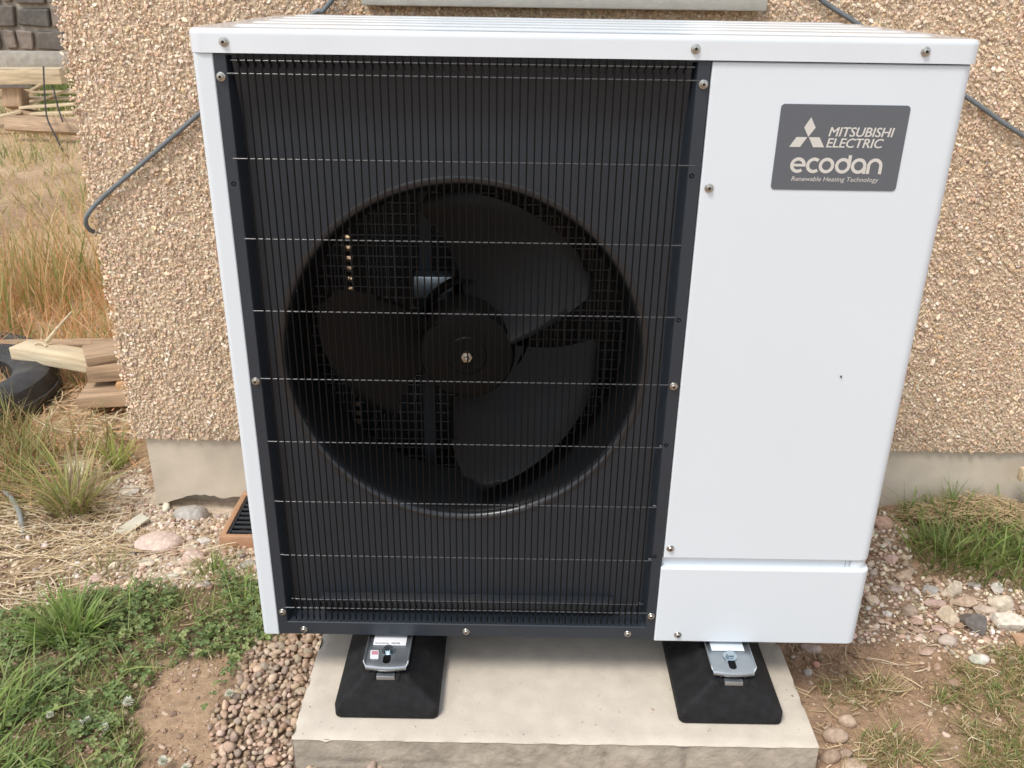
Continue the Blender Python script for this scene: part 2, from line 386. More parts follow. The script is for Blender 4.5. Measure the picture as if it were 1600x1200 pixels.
sz = rng.lognormal(math.log(.0048), .42, len(P)).clip(.002, .017)
scatter('rubble', P, sz, (.35, .75), PALE+BROWN[:2], M['gravel'], sub=2, seed=5, rough=.28, sink=.25, jitter=.16)
tag(bpy.data.objects['rubble'], 'pale broken rubble and chippings on the ground', 'rubble', kind='stuff')
P = pts(52000, -1.0, 1.95, -.45, 1.0, lambda x, y: clear_of_pad(x, y, .002) & clear_of_house(x, y) & ((fbm(x*11, y*11, 17) > .30)))
scatter('soil_crumbs', P, rng.lognormal(math.log(.0024), .5, len(P)).clip(.001, .009), (.5, .9), [(.42, .28, .18), (.35, .23, .15), (.50, .38, .28), (.30, .2, .13)], M['gravel'], sub=1, seed=8, rough=.25, smooth=False)
tag(bpy.data.objects['soil_crumbs'], 'loose crumbs of brown soil and grit on the ground', 'soil', kind='stuff')

# ------------------------------------------------------------------ the house
house = empty('house', (0, HY, -.2), 'roughcast house wall with smooth plinth behind the heat pump', 'house')
X1, ZT, ZB = 3.4, 2.7, -.012
WX0, WX1, WZ0, WZ1 = .16, .90, 1.075, 2.2                          # window opening above the sill
def hpart(name, x0, x1, y0, y1, z0, z1, m, bev=0, par=house):
    o = box_obj(name, x0, x1, y0, y1, z0, z1, m, None, bev); o.parent = par
    o.matrix_parent_inverse = Matrix.Translation(-Vector(par.location)) ; return o
bm = bmesh.new()
box(bm, HX+.012, WX0, HY+.006, HY+.30, ZB, ZT); box(bm, WX1, X1, HY+.006, HY+.30, ZB, ZT)
box(bm, WX0, WX1, HY+.006, HY+.30, ZB, WZ0); box(bm, WX0, WX1, HY+.006, HY+.30, WZ1, ZT)
box(bm, HX+.012, HX+.30, HY+.30, HY+5, ZB, ZT)
o = from_bm('wall', bm, M['bed']); o.parent = house; o.matrix_parent_inverse = Matrix.Translation(-house.location)
# plinth with a ragged undercut foot
px_ = np.arange(HX+.03, X1, .012); V = []; n = len(px_)
foot = -.222 + .036*np.exp(-((px_+.38)/.085)**2) + .028*sstep(-.34, -.27, px_)*sstep(-.1, -.24, px_) + .008*(fbm(px_*30, px_*0+1, 3)-.5) + .005*(hsh(np.arange(n)*1., 3., 1)-.5)
for x, f in zip(px_, foot): V += [(x, HY+.016, ZB), (x, HY+.016, f+.004), (x, HY+.028, f), (x, HY+.10, f-.006), (x, HY+.10, ZB)]
F = [(i*5+a, i*5+(a+1) % 5, (i+1)*5+(a+1) % 5, (i+1)*5+a) for i in range(n-1) for a in range(5)] + [(0, 1, 2, 3, 4)[::-1]]
me = bpy.data.meshes.new('plinth'); me.from_pydata(V, [], F); o = mesh_obj('plinth', me, M['plinth'], house); o.matrix_parent_inverse = Matrix.Translation(-house.location)
hpart('foundation', HX+.075, X1, HY+.055, HY+.29, -.6, ZB-.001, M['padside'])
hpart('plinth_return', HX+.03, HX+.10, HY+.102, HY+5, -.4, ZB, M['plinth'])
hpart('window_sill', .117, .94, HY-.052, HY+.16, 1.019, 1.072, M['sill'], .004)
wf = hpart('window_frame', WX0, WX1, HY+.10, HY+.16, WZ0, WZ0+.06, M['frame'], .004)
for a in ((WX0, WX0+.06, WZ0+.06, WZ1), (WX1-.06, WX1, WZ0+.06, WZ1)): hpart('window_frame', a[0], a[1], HY+.10, HY+.16, a[2], a[3], M['frame'], .004)
hpart('window_pane', WX0+.06, WX1-.06, HY+.125, HY+.133, WZ0+.06, WZ1, M['glass'])
hpart('roof_overhang', HX-.3, X1+.3, HY-.25, HY+5.2, ZT, ZT+.12, M['frame'])
# dash: every pebble real
def dash(n, x0, x1, z0, z1, size, seed, face='front'):
    g = np.random.default_rng(seed)
    nx = int((x1-x0)/math.sqrt((x1-x0)*(z1-z0)/n)); nz = int(n/nx)
    X, Zz = np.meshgrid(np.linspace(x0, x1, nx), np.linspace(z0, z1, nz)); st = (x1-x0)/nx
    X = X.ravel()+g.uniform(-.75, .75, X.size)*st; Zz = Zz.ravel()+g.uniform(-.75, .75, Zz.size)*st
    k = (Zz > z0-.002) & (X > x0-.001) & (X < x1) 
    if face == 'front': k &= ~((X > WX0+.004) & (X < WX1-.004) & (Zz > WZ0)) & ~((X > .112) & (X < .945) & (Zz > 1.016) & (Zz < 1.075))
    X, Zz = X[k], Zz[k]; m = len(X)
    dep = g.uniform(-.0018, .0018, m) + .004*(fbm(X*22, Zz*22, seed)-.47)
    return X, Zz, dep, g.lognormal(math.log(size), .28, m)
TAN = [(.72, .55, .40), (.62, .46, .33), (.80, .66, .51), (.50, .35, .25), (.74, .55, .42), (.86, .76, .64), (.38, .28, .23), (.72, .51, .32)]
WT = [.24, .18, .18, .09, .14, .07, .04, .06]
def dash_mesh(name, pos, out_n, sizes, seed):
    g = np.random.default_rng(seed); n = len(pos); nvar = 14; Vs, Fs, Cs = [], [], []; off = 0
    var = g.integers(0, nvar, n); Rm = rots(n, .42, g)
    S = sizes[:, None]*np.stack([g.uniform(.85, 1.5, n), g.uniform(.6, 1.0, n), g.uniform(.28, .5, n)], 1)
    pal = np.array(TAN)*np.array([1.03, 1.02, .97]); cc = pal[g.choice(len(pal), n, p=WT)]*g.uniform(.8, 1.15, (n, 1))*g.uniform(.95, 1.05, (n, 3))
    cc = cc*(.90+.22*fbm((pos[:, 0]+pos[:, 1])*3.1, pos[:, 2]*2.2, 44))[:, None]*np.array([1, 1, 1])
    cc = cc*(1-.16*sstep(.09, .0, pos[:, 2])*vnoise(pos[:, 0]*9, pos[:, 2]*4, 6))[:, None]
    B = np.array([[1, 0, 0], [0, 0, 1], [0, -1, 0]]).T if out_n == 'y' else np.array([[0, 1, 0], [0, 0, 1], [-1, 0, 0]]).T   # local z -> outward
    for k in range(nvar):
        V, F = ico(1, 900+k, .22); idx = np.where(var == k)[0]
        W = np.einsum('nij,nvj->nvi', Rm[idx], V[None]*S[idx][:, None, :])@B.T + pos[idx][:, None, :]
        Vs.append(W.reshape(-1, 3)); Fs.append((F[None]+off+(np.arange(len(idx))*len(V))[:, None, None]).reshape(-1, 3)); Cs.append(np.repeat(cc[idx], len(V), 0)); off += len(idx)*len(V)
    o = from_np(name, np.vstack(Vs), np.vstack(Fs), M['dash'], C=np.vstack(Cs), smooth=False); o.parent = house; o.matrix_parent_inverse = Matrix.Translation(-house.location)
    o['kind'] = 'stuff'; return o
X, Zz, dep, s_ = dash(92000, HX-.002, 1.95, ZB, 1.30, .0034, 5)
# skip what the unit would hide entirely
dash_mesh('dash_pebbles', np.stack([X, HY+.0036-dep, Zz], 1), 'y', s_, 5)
Yv, Zz, dep, s_ = dash(9000, HY, HY+.45, ZB, 1.30, .0034, 6, 'side')
dash_mesh('dash_pebbles', np.stack([HX+.010-dep, Yv, Zz], 1), 'x', s_, 6)

# cables clipped to the wall
CB = smooth_path([(.30, .741, 1.33), (.054, .741, 1.032), (-.005, .741, .99), (-.269, .741, .785), (-.401, .741, .683), (-.491, .740, .614), (-.530, .737, .578), (-.545, .741, .556), (-.5475, .749, .538), (-.545, .765, .525), (-.542, .80, .515), (-.54, 1.1, .45)])
tag(tube_obj('cable', CB, .0052, M['cable'], n=10), 'grey cable sloping down and bending round the wall corner left of the unit', 'cable')
CB = smooth_path([(.985, .741, 1.10), (1.06, .741, 1.042), (1.122, .741, 1.008), (1.27, .741, .928), (1.418, .741, .845), (1.544, .741, .775), (1.9, .741, .60), (2.4, .741, .45)])
tag(tube_obj('cable', CB, .0052, M['cable'], n=10), 'grey cable sloping down the wall right of the white unit', 'cable')

# ------------------------------------------------------------------ concrete slab
slab = empty('concrete_slab', (.519, .21, -.2), 'pale concrete slab on the ground under the two rubber feet', 'slab')
x0, x1, y0, y1, zt = PADR
def slab_mesh():
    xs = np.concatenate([[x0], np.arange(x0+.008, x1-.004, .010), [x1]]); ys = np.concatenate([[y0], np.arange(y0+.008, y1-.004, .014), [y1]])
    X, Y, F = grid(xs, ys); Zt = zt + .0012*(fbm(X*12, Y*12, 4)-.5)
    e = np.minimum(np.minimum(X-x0, x1-X), np.minimum(Y-y0, y1-Y))
    Zt -= .0025*(e < .003) + .004*((e < .012) & (vnoise(X*70, Y*70, 8) > .80))
    Yj = Y - np.where(Y < y0+.001, .0022*(vnoise(X*60, X*0, 2)-.5), 0)
    return np.stack([X, Yj, Zt], 1), F
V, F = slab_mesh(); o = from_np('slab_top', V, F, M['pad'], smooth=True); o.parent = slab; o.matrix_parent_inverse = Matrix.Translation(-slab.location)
# sides: rough faces, the front one with cracks between the pours
def side(nm, fx, horiz0, horiz1):
    hs_ = np.arange(horiz0, horiz1+.004, .006); hs_[-1] = horiz1; zs = np.concatenate([[zt-.0022], np.arange(zt-.008, -.33, -.006)])
    H, Zs = np.meshgrid(hs_, zs); sh = H.shape; H, Zs = H.ravel(), Zs.ravel()
    d = .004*(fbm(H*25, Zs*25, 6)-.45)*sstep(zt, zt-.012, Zs) + .003*sstep(.62, .75, fbm(H*9, Zs*30, 12))
    if nm == 'front':
        for cx, w_ in ((.605, .003), (.742, .0035)):
            wob = cx+.006*(vnoise(Zs*90, Zs*0, 3)-.5); d += .007*np.exp(-((H-wob)/w_)**2)*(1 if cx > .7 else sstep(zt-.02, zt-.03, Zs))
        d -= .003*sstep(.60, .63, H)*sstep(.745, .735, H)*sstep(zt-.012, zt-.025, Zs)
    ii = np.arange(H.size).reshape(sh); F = np.stack([ii[:-1, :-1], ii[1:, :-1], ii[1:, 1:], ii[:-1, 1:]], -1).reshape(-1, 4)
    if nm == 'front': Vv = np.stack([H, y0+.0015+d, Zs], 1)
    elif nm == 'left': Vv = np.stack([x0+.001+d, H, Zs], 1)
    else: Vv = np.stack([x1-.001-d, H, Zs], 1)
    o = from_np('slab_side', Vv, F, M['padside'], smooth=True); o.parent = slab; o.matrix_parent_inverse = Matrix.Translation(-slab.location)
side('front', 0, x0, x1); side('left', 0, y0, y1); side('right', 0, y0, y1)

x = rng.uniform(x0+.01, x1-.01, 230); y = y0+.008+rng.beta(1, 2.2, 230)*.30
scatter('grit', np.stack([x, y, np.full(230, zt+.0004)], 1), rng.lognormal(math.log(.0009), .4, 230).clip(.0004, .003), (.5, .8), BROWN[:3]+PALE[:2], M['gravel'], sub=1, seed=19)
tag(bpy.data.objects['grit'], 'specks of grit and soil scattered on top of the slab', 'grit', kind='stuff')
# ------------------------------------------------------------------ rubber feet
def rubber_foot(x, label):
    t = empty('rubber_foot', (x, -.0886, zt+.0006), label, 'rubber foot', 'rubber support feet')
    wd, L, h = .09, .60, .080; rings = []
    def ring(hx, ya, yb, z, r):
        P = []
        for (cx, cy, a0) in ((hx-r, yb-r, 0), (-hx+r, yb-r, 90), (-hx+r, ya+r, 180), (hx-r, ya+r, 270)):
            for k in range(6): a = math.radians(a0+18*k); P.append((cx+r*math.cos(a), cy+r*math.sin(a), z))
        return P
    rings = [ring(wd-.002, .002, L-.002, 0, .010), ring(wd, 0, L, .003, .011), ring(wd, 0, L, .023, .011), ring(wd-.0025, .0025, L-.002, .0265, .011),
             ring(.044, .014, L-.036, h-.005, .008), ring(.041, .017, L-.040, h-.001, .008), ring(.034, .022, L-.046, h, .008)]
    V = [p for r in rings for p in r]; m = 24
    F = [(i*m+j, i*m+(j+1) % m, (i+1)*m+(j+1) % m, (i+1)*m+j) for i in range(len(rings)-1) for j in range(m)] + [tuple(range(m))[::-1], tuple(range((len(rings)-1)*m, len(rings)*m))]
    me = bpy.data.meshes.new('rubber_block'); me.from_pydata(V, [], F); me.shade_smooth(); me.set_sharp_from_angle(angle=math.radians(38)); mesh_obj('rubber_block', me, M['rubber'], t)
    # aluminium channel let into the top, U section with lips
    bm = bmesh.new()
    box(bm, -.022, .022, .026, L-.03, h-.018, h-.015); box(bm, -.022, -.019, .026, L-.03, h-.0145, h+.007); box(bm, .019, .022, .026, L-.03, h-.0145, h+.007)
    box(bm, -.0188, -.010, .026, L-.03, h+.0045, h+.007); box(bm, .010, .0188, .026, L-.03, h+.0045, h+.007)
    from_bm('metal_channel', bm, M['galv'], t)
    box_obj('channel_end', -.0160, .0160, .0140, .0255, h-.014, h+.0020, M['galv'], t, .0015)
    for sg in (-1, 1): box_obj('rubber_lobe', *sorted((sg*.0170, sg*.0255)), .0130, .06, h-.020, h+.0025, M['rubber'], t, .003)
    return t
rubber_foot(.2258, 'black rubber foot on the slab under the dark grille side')
rubber_foot(.8258, 'black rubber foot on the slab under the white panel side')

# ------------------------------------------------------------------ heat pump
hp = empty('heat_pump', (0, 0, 0), 'white and charcoal air source heat pump with round fan behind a wire grille', 'heat pump')
W_, D_, H_ = 1.05, .48, 1.006
def shell(name, pts_open, z0, z1, m, th=.0015):
    """folded sheet: open polyline in plan, given height and a little thickness"""
    bm = bmesh.new(); n = len(pts_open); rows = []
    for z in (z0, z0+.0015, z1-.0015, z1): rows.append([bm.verts.new((x, y, z)) for x, y in pts_open])
    for q in range(3):
        for i in range(n-1): bm.faces.new((rows[q][i], rows[q][i+1], rows[q+1][i+1], rows[q+1][i]))
    bmesh.ops.recalc_face_normals(bm, faces=bm.faces)
    o = from_bm(name, bm, m, hp, True, 40); s = o.modifiers.new('thickness', 'SOLIDIFY'); s.thickness = th; s.offset = 0
    return o
def arc(cx, cy, r, a0, a1, n=8): return [(cx+r*math.cos(math.radians(a0+(a1-a0)*k/n)), cy+r*math.sin(math.radians(a0+(a1-a0)*k/n))) for k in range(n+1)]
R_ = .016
# left panel wraps round the corner; front lip is the narrow white strip
shell('side_panel', [(.027, .020), (.027, .0008), (.0262, 0), (.024, 0), (.0085, 0)] + arc(.0075, .0075, .0075, 270, 180) + [(0, D_-.004)], .0, .9745, M['white'])
shell('side_panel', [(1.05-.03, .006), (1.05-.0162, .0045)] + arc(1.05-R_-.001, R_+.0035, R_-.0005, 270, 360) + [(1.0495, D_-.004)], .0, .9745, M['white'])
def front_panel(name, x0, x1, z0, z1, yf, chin=0):
    """panel face with rounded right-hand corner in plan and soft folded edges"""
    prof = [(x0, yf+.012), (x0, yf+.0018), (x0+.0006, yf+.0005), (x0+.0020, yf), (x0+.0034, yf)] + [(x, yf) for x in np.linspace(x0+.02, x1-R_-.003, 6)] + arc(x1-R_, yf+R_, R_, 270, 358, 8) + [(x1, yf+.055)]
    zs = [(z0, .0030), (z0+.0006, .0012), (z0+.0022, 0), (z0+.0034, 0), (z1-.0034, 0), (z1-.0022, 0), (z1-.0006, .0012), (z1, .0030)]
    V, F = [], []; cx = x1-R_; n = len(prof)
    for z, ins in zs:
        for x, y in prof:
            yy = y+ins if y < yf+R_ else y; xx = x
            if x > cx: xx = x-ins*.8
            V.append((xx, yy, z))
    for i in range(len(zs)-1):
        for j in range(n-1): F.append((i*n+j, i*n+j+1, (i+1)*n+j+1, (i+1)*n+j))
    # returns (top and bottom flanges)
    for base, sgn in ((0, 0), ((len(zs)-1)*n, 1)):
        k0 = len(V)
        for x, y in prof: V.append((min(x, x1-.006), max(y, yf+.014) if y < yf+.02 else y, zs[0][0] if base == 0 else zs[-1][0]))
        for j in range(n-1): F.append((base+j, base+j+1, k0+j+1, k0+j) if sgn else (base+j, k0+j, k0+j+1, base+j+1))
    me = bpy.data.meshes.new(name); me.from_pydata(V, [], F); me.validate(); me.shade_smooth(); me.set_sharp_from_angle(angle=math.radians(50))
    return mesh_obj(name, me, M['white'], hp)
front_panel('service_panel', .6985, 1.05, .1745, .9735, .0)
front_panel('lower_panel', .6955, 1.0535, .0, .157, -.0035)
shell('panel_step', [(.699, .012), (.699, .0100)] + arc(1.05-R_-.008, R_+.0085, R_-.001, 270, 358) + [(1.0415, .08)], .150, .180, M['white'])
box_obj('seam', 1.012, 1.0128, .0085, .0098, .1575, .1740, M['print'], hp)
box_obj('seam_ledge', .699, 1.049, .003, .03, .1535, .1568, M['white'], hp, .0008)
# lid, pressed, with long ribs
bm = bmesh.new(); P_ = round_poly(-.004, 1.054, -.004, D_+.004, .018, 6)
lv = [(-.0, .975), (0, .998), (0, 1.0), (.0008, 1.0035), (.003, 1.0055), (.006, H_), (.008, H_)]; rows = []
cx, cy = .525, .24
for ins, z in lv: rows.append([bm.verts.new((cx+(x-cx)*(1-ins/.527), cy+(y-cy)*(1-ins/.244), z)) for x, y in P_])
m = len(P_)
for i in range(len(lv)-1):
    for j in range(m): bm.faces.new((rows[i][j], rows[i][(j+1) % m], rows[i+1][(j+1) % m], rows[i+1][j]))
bm.faces.new(rows[-1])
bot = [bm.verts.new((cx+(x-cx)*(1-.0015/.527), cy+(y-cy)*(1-.0015/.244), .975)) for x, y in P_]
for j in range(m): bm.faces.new((rows[0][(j+1) % m], rows[0][j], bot[j], bot[(j+1) % m]))
bin_ = [bm.verts.new((v.co.x, v.co.y, 1.0)) for v in bot]
for j in range(m): bm.faces.new((bot[(j+1) % m], bot[j], bin_[j], bin_[(j+1) % m]))
bm.faces.new(bin_[::-1])
lid = from_bm('lid', bm, M['white_lid'], hp, True, 45)
for yy in (.045, .135, .225, .315, .405):
    V, F = [], []; hw, xa, xb = .017, .040, 1.01; n = 24
    prof = [(0, 0), (.004, .0004), (.008, .0020), (.012, .0036), (.017, .0040)]
    ringp = round_poly(xa, xb, yy-hw*1.5, yy+hw*1.5, hw*1.4, 6); m = len(ringp)
    for ins, dz in prof:
        for x, y in ringp: V.append((x+(.5*(xa+xb)-x)*ins*2/(xb-xa), yy+(y-yy)*(1-ins/(hw*1.5)*.95), H_+.0002+dz))
    for i in range(len(prof)-1):
        for j in range(m): F.append((i*m+j, i*m+(j+1) % m, (i+1)*m+(j+1) % m, (i+1)*m+j))
    F.append(tuple(range((len(prof)-1)*m, len(prof)*m)))
    me = bpy.data.meshes.new('pressed_rib'); me.from_pydata(V, [], F); me.shade_smooth(); mesh_obj('pressed_rib', me, M['white_lid'], lid)
# base, back, divider, inside
box_obj('base_pan', .004, 1.046, .022, D_-.004, .002, .012, M['dark'], hp, .001)
box_obj('partition', .705, .708, .03, D_-.02, .013, .97, M['darkp'], hp)  # galvanised divider, coloured dark to stand in for the chamber's shade
box_obj('rear_panel', .709, 1.046, D_-.006, D_-.003, .013, .97, M['white'], hp)
box_obj('inner_shade_lining', .003, .006, .05, .40, .013, .97, M['black'], hp)  # black sheets: shade of the galvanised fan chamber put into the colour
box_obj('inner_shade_lining', .007, .704, .05, .42, .955, .962, M['black'], hp)
# dark front: outer flange, sloped return, recessed plate with round mouth
FX0, FX1, FZ0, FZ1 = .0275, .6965, .0005, .9745
YR = .032
def front_frame():
    fr = [(FX0, FX1, FZ0, FZ1, .010), (FX0, FX1, FZ0, FZ1, .0012), (FX0+.001, FX1-.001, FZ0+.001, FZ1-.001, 0.0),
          (FX0+.0165, FX1-.0165, FZ0+.026, FZ1-.0015, 0.0), (FX0+.0175, FX1-.0175, FZ0+.0272, FZ1-.0025, .0010), (FX0+.024, FX1-.024, FZ0+.034, FZ1-.0050, YR-.001), (FX0+.025, FX1-.025, FZ0+.035, FZ1-.0060, YR)]
    V, F = [], []
    for a, b, c_, d, y in fr: V += [(a, y, c_), (b, y, c_), (b, y, d), (a, y, d)]
    for i in range(len(fr)-1):
        for j in range(4): F.append((i*4+j, i*4+(j+1) % 4, (i+1)*4+(j+1) % 4, (i+1)*4+j))
    me = bpy.data.meshes.new('front_frame'); me.from_pydata(V, [], F); me.shade_smooth(); me.set_sharp_from_angle(angle=math.radians(30))
    return mesh_obj('front_frame', me, M['dark'], hp), fr[-1]
frame, inner = front_frame()
CX, CZ, RO = .3585, .5165, .2895
def mouth_plate():
    a, b, c_, d, y = inner; n = 128; V, F = [], []
    for i in range(n):
        t = 2*math.pi*i/n; dx, dz = math.cos(t), math.sin(t)
        k = min(((b-CX) if dx > 0 else (a-CX))/dx if abs(dx) > 1e-9 else 9, ((d-CZ) if dz > 0 else (c_-CZ))/dz if abs(dz) > 1e-9 else 9)
        V += [(CX+dx*k, YR, CZ+dz*k), (CX+dx*RO, YR, CZ+dz*RO)]
    for i in range(n): k = (i+1) % n; F.append((2*i, 2*k, 2*k+1, 2*i+1))
    # fill the corners
    nv = len(V)
    for (X, Z) in ((a, c_), (b, c_), (b, d), (a, d)):
        ang = math.atan2(Z-CZ, X-CX) % (2*math.pi); i = int(ang/(2*math.pi)*n) % n; V.append((X, YR, Z)); F.append((2*i, len(V)-1, 2*((i+1) % n)))
    me = bpy.data.meshes.new('mouth_plate'); me.from_pydata(V, [], F); me.validate(); return mesh_obj('mouth_plate', me, M['dark'], hp)
mouth_plate()
V, F = [], []; zc_ = np.linspace(0, 1, 15)
for q in zc_: V += [(inner[0]-.004*(1-q)-.001, YR-.0006-.027*(.5-.5*math.cos(math.pi*q))*q, .845+q*.1275), (inner[1]+.001+.004*(1-q), YR-.0006-.027*(.5-.5*math.cos(math.pi*q))*q, .845+q*.1275)]
for i in range(len(zc_)-1): F.append((2*i, 2*i+1, 2*i+3, 2*i+2))
me = bpy.data.meshes.new('top_cowl'); me.from_pydata(V, [], F); me.shade_smooth(); mesh_obj('top_cowl', me, M['dark'], hp)
lathe('shroud_lip', [(RO+.0040, YR-.0002), (RO+.0035, YR-.0012), (RO+.0015, YR-.0016)] + [(RO-.0095*math.sin(math.radians(a)), YR-.0016+.0100*(1-math.cos(math.radians(a)))) for a in range(0, 96, 10)], M['lip'], hp, 160, (CX, CZ))
lathe('fan_shroud', [(RO-.0096, YR+.0085), (RO-.0110, YR+.0100), (RO-.0150, YR+.020), (RO-.0190, YR+.032), (RO-.0215, YR+.05), (RO-.022, YR+.12), (RO-.018, YR+.14), (RO-.004, YR+.15)], M['shroud'], hp, 128, (CX, CZ))
# step across the plate below the mouth
box_obj('plate_step', inner[0]+.05, inner[1]-.05, YR-.020, YR-.0004, .052, .0705, M['darkp'], hp, .0015)
# fan
HCX, HCZ = .363, .520
fan = empty('fan', (HCX, .05, HCZ)); fan.parent = hp
def fobj(name, mk): o = mk; o.parent = fan; o.matrix_parent_inverse = Matrix.Translation((-HCX, -.05, -HCZ)); return o
hub = lathe('hub', [(0, .052), (.030, .052), (.032, .054), (.066, .054), (.073, .056), (.0765, .062), (.078, .075), (.080, .16), (0, .16)], M['black'], None, 72, (HCX, HCZ)); fobj('hub', hub)
ring_ = lathe('hub_ring', [(.090, .120), (.092, .116), (.094, .120), (.094, .15), (.079, .15)], M['black'], None, 72, (HCX+.006, HCZ+.012)); fobj('hub_ring', ring_)
nut = lathe('nut', [(0, .036), (.0035, .037), (.0048, .040), (.0048, .044), (.009, .0445), (.009, .0520), (0, .0525)], M['steel'], None, 6, (HCX, HCZ)); fobj('nut', nut)
def blade(a_off, la, ha, ra, rb):
    nr, na = 18, 22; V, F = [], []; RB = .246
    for side in (0, 1):
        for i in range(nr):
            s = i/(nr-1); pass
            lo = 10 + 22*s + la*(1-s); hi = 96 + 18*s**1.6 + ha*(1-.5*s)
            if s > .86: q = (s-.86)/.14; hi -= 9*q*q; lo += 5*q*q
            for j in range(na):
                u = j/(na-1); r = .072+((ra+(rb-ra)*u)-.072)*s; th = math.radians(lo+(hi-lo)*u+a_off)
                y = .084 + (.070+.02*s)*(u-.5)*1.2 + .012*math.sin(u*math.pi)*(1-.5*s) + (.0016 if side else 0)
                V.append((HCX+r*math.cos(th), y, HCZ+r*math.sin(th)))
    n = nr*na
    for i in range(nr-1):
        for j in range(na-1):
            a = i*na+j; F.append((a, a+1, a+na+1, a+na)); F.append((n+a, n+a+na, n+a+na+1, n+a+1))
    ed = [i for i in range(na)]+[(i+1)*na-1 for i in range(1, nr)]+[(nr-1)*na+j for j in range(na-2, -1, -1)]+[i*na for i in range(nr-2, 0, -1)]
    for k in range(len(ed)): a, b = ed[k], ed[(k+1) % len(ed)]; F.append((a, b, n+b, n+a))
    me = bpy.data.meshes.new('fan_blade'); me.from_pydata(V, [], F); me.shade_smooth(); me.set_sharp_from_angle(angle=math.radians(60))
    return mesh_obj('fan_blade', me, M['blade'])
for k, q in enumerate(((9, 0, .242, .248), (0, 17, .236, .226), (0, -2, .246, .210))): fobj('fan_blade', blade(-120*k, *q))
# motor and its carrier
motor = lathe('motor', [(0, .17), (.060, .17), (.064, .175), (.064, .25), (0, .25)], M['black'], hp, 48, (HCX, HCZ))
for xx in (.268, .425): box_obj('motor_bracket', xx, xx+.022, .255, .275, .013, .954, M['darkp'], hp, .002)
box_obj('motor_bracket', .262, .330, .215, .254, .56, .60, M['galv'], hp, .003)
box_obj('motor_bracket', .2905, .4245, .257, .272, .49, .55, M['darkp'], hp, .002)
# heat exchanger: fins with slits, tubes
hx = empty('heat_exchanger', (.36, .40, .48)); hx.parent = hp
def hobj(o): o.parent = hx; o.matrix_parent_inverse = Matrix.Translation((-.36, -.40, -.48)); return o
bm = bmesh.new()
z = .02
while z < .94: box(bm, .124, .700, .402, .436, z, z+.0195); z += .0207
hobj(from_bm('coil_fins', bm, M['coil']))
bm = bmesh.new(); z = .02
while z < .94: box(bm, .10, .124, .405, .425, z, z+.0095); z += .0207
hobj(from_bm('coil_tubes', bm, M['coil']))
hobj(box_obj('coil_fins', .012, .1065, .402, .436, .02, .94, M['coil']))
bm = bmesh.new(); z = .024
while z < .94: box(bm, .03, .70, .392, .3935, z, z+.0016); z += .01035*2
for xx in np.arange(.04, .70, .0165): box(bm, xx, xx+.0012, .389, .3905, .02, .94)
hobj(from_bm('rear_guard', bm, M['guard']))
# wire grille
grille = empty('wire_grille', (.36, 0, .5)); grille.parent = hp
def gobj(o): o.parent = grille; o.matrix_parent_inverse = Matrix.Translation((-.36, 0, -.5)); return o
NW = 58; gx0, gx1 = .0615, .6625
GY = -.0016
P_ = smooth_path([(0, .0060, .9560), (0, .0050, .9615), (0, .0020, .9636), (0, GY, .9595), (0, GY, .95), (0, GY, .5), (0, GY, .07), (0, GY, .058), (0, .0010, .0512), (0, .0060, .0500), (0, .0100, .0525), (0, .0105, .064)], 3)
V, F = tube_np(P_, .0012, 6, ref=np.array([1., 0, 0])); wm = bpy.data.meshes.new('vertical_wire'); wm.from_pydata(V.tolist(), [], F); wm.shade_smooth(); wm.materials.append(M['wire'])
for k in range(NW):
    o = bpy.data.objects.new('vertical_wire', wm); link(o); o.location.x = gx0+(gx1-gx0)*k/(NW-1); gobj(o)
for z, a, b, y in ((.9655, .058, .666, .0002), (.9485, .044, .685, .0008), (.8350, .036, .692, .0008), (.7200, .040, .678, .0008), (.6090, .041, .678, .0008), (.4975, .041, .680, .0008), (.3870, .045, .676, .0008), (.2750, .047, .674, .0008), (.1685, .048, .674, .0008), (.0580, .038, .680, .0008), (.0690, .060, .664, .0105)):
    P_ = smooth_path([(a, y+.006, z), (a+.004, y, z), (.2, y, z), (.5, y, z), (b-.004, y, z), (b, y+.006, z)], 3)
    o = gobj(tube_obj('cross_wire', P_, .0011, M['cwire'], None, 8))
# screws
def screw_mesh(mt):
    bm = bmesh.new(); n = 18
    def ring(r, y): return [bm.verts.new((r*math.cos(2*math.pi*i/n), y, r*math.sin(2*math.pi*i/n))) for i in range(n)]
    rs = [ring(.0062, 0), ring(.0064, -.0009), ring(.0060, -.0014), ring(.0046, -.0016), ring(.0042, -.0017), ring(.0042, -.0042), ring(.0036, -.0050), ring(.0021, -.0052), ring(.0012, -.0036)]
    for a, b in zip(rs, rs[1:]):
        for i in range(n): bm.faces.new((a[i], a[(i+1) % n], b[(i+1) % n], b[i]))
    bm.faces.new(rs[-1])
    for f in bm.faces:
        if min(math.hypot(v.co.x, v.co.z) for v in f.verts) < .0013 or (max(v.co.y for v in f.verts) <= -.00155 and min(v.co.y for v in f.verts) > -.0017): f.material_index = 1
    for f in bm.faces: f.smooth = True
    me = bpy.data.meshes.new('screw'); bm.to_mesh(me); bm.free(); me.materials.append(mt); me.materials.append(M['screw_shade']); me.set_sharp_from_angle(angle=math.radians(30)); return me
sm = screw_mesh(M['steel'])
for x, z, y in ((.036, .9445, 0), (.6885, .944, 0), (.0365, .4935, 0), (.6875, .496, 0), (.038, .049, 0), (.6865, .053, 0), (.073, .0115, 0), (.361, .0125, 0), (.648, .0135, 0),
                (.7105, .8045, 0), (.708, .1955, 0), (.736, .016, -.0035), (.046, .989, -.004), (.673, .989, -.004), (.978, .990, -.004)):
    o = bpy.data.objects.new('screw', sm); link(o, hp); o.location = (x, y-.0004, z); o.rotation_euler = (0, rnd.uniform(0, 3), 0)
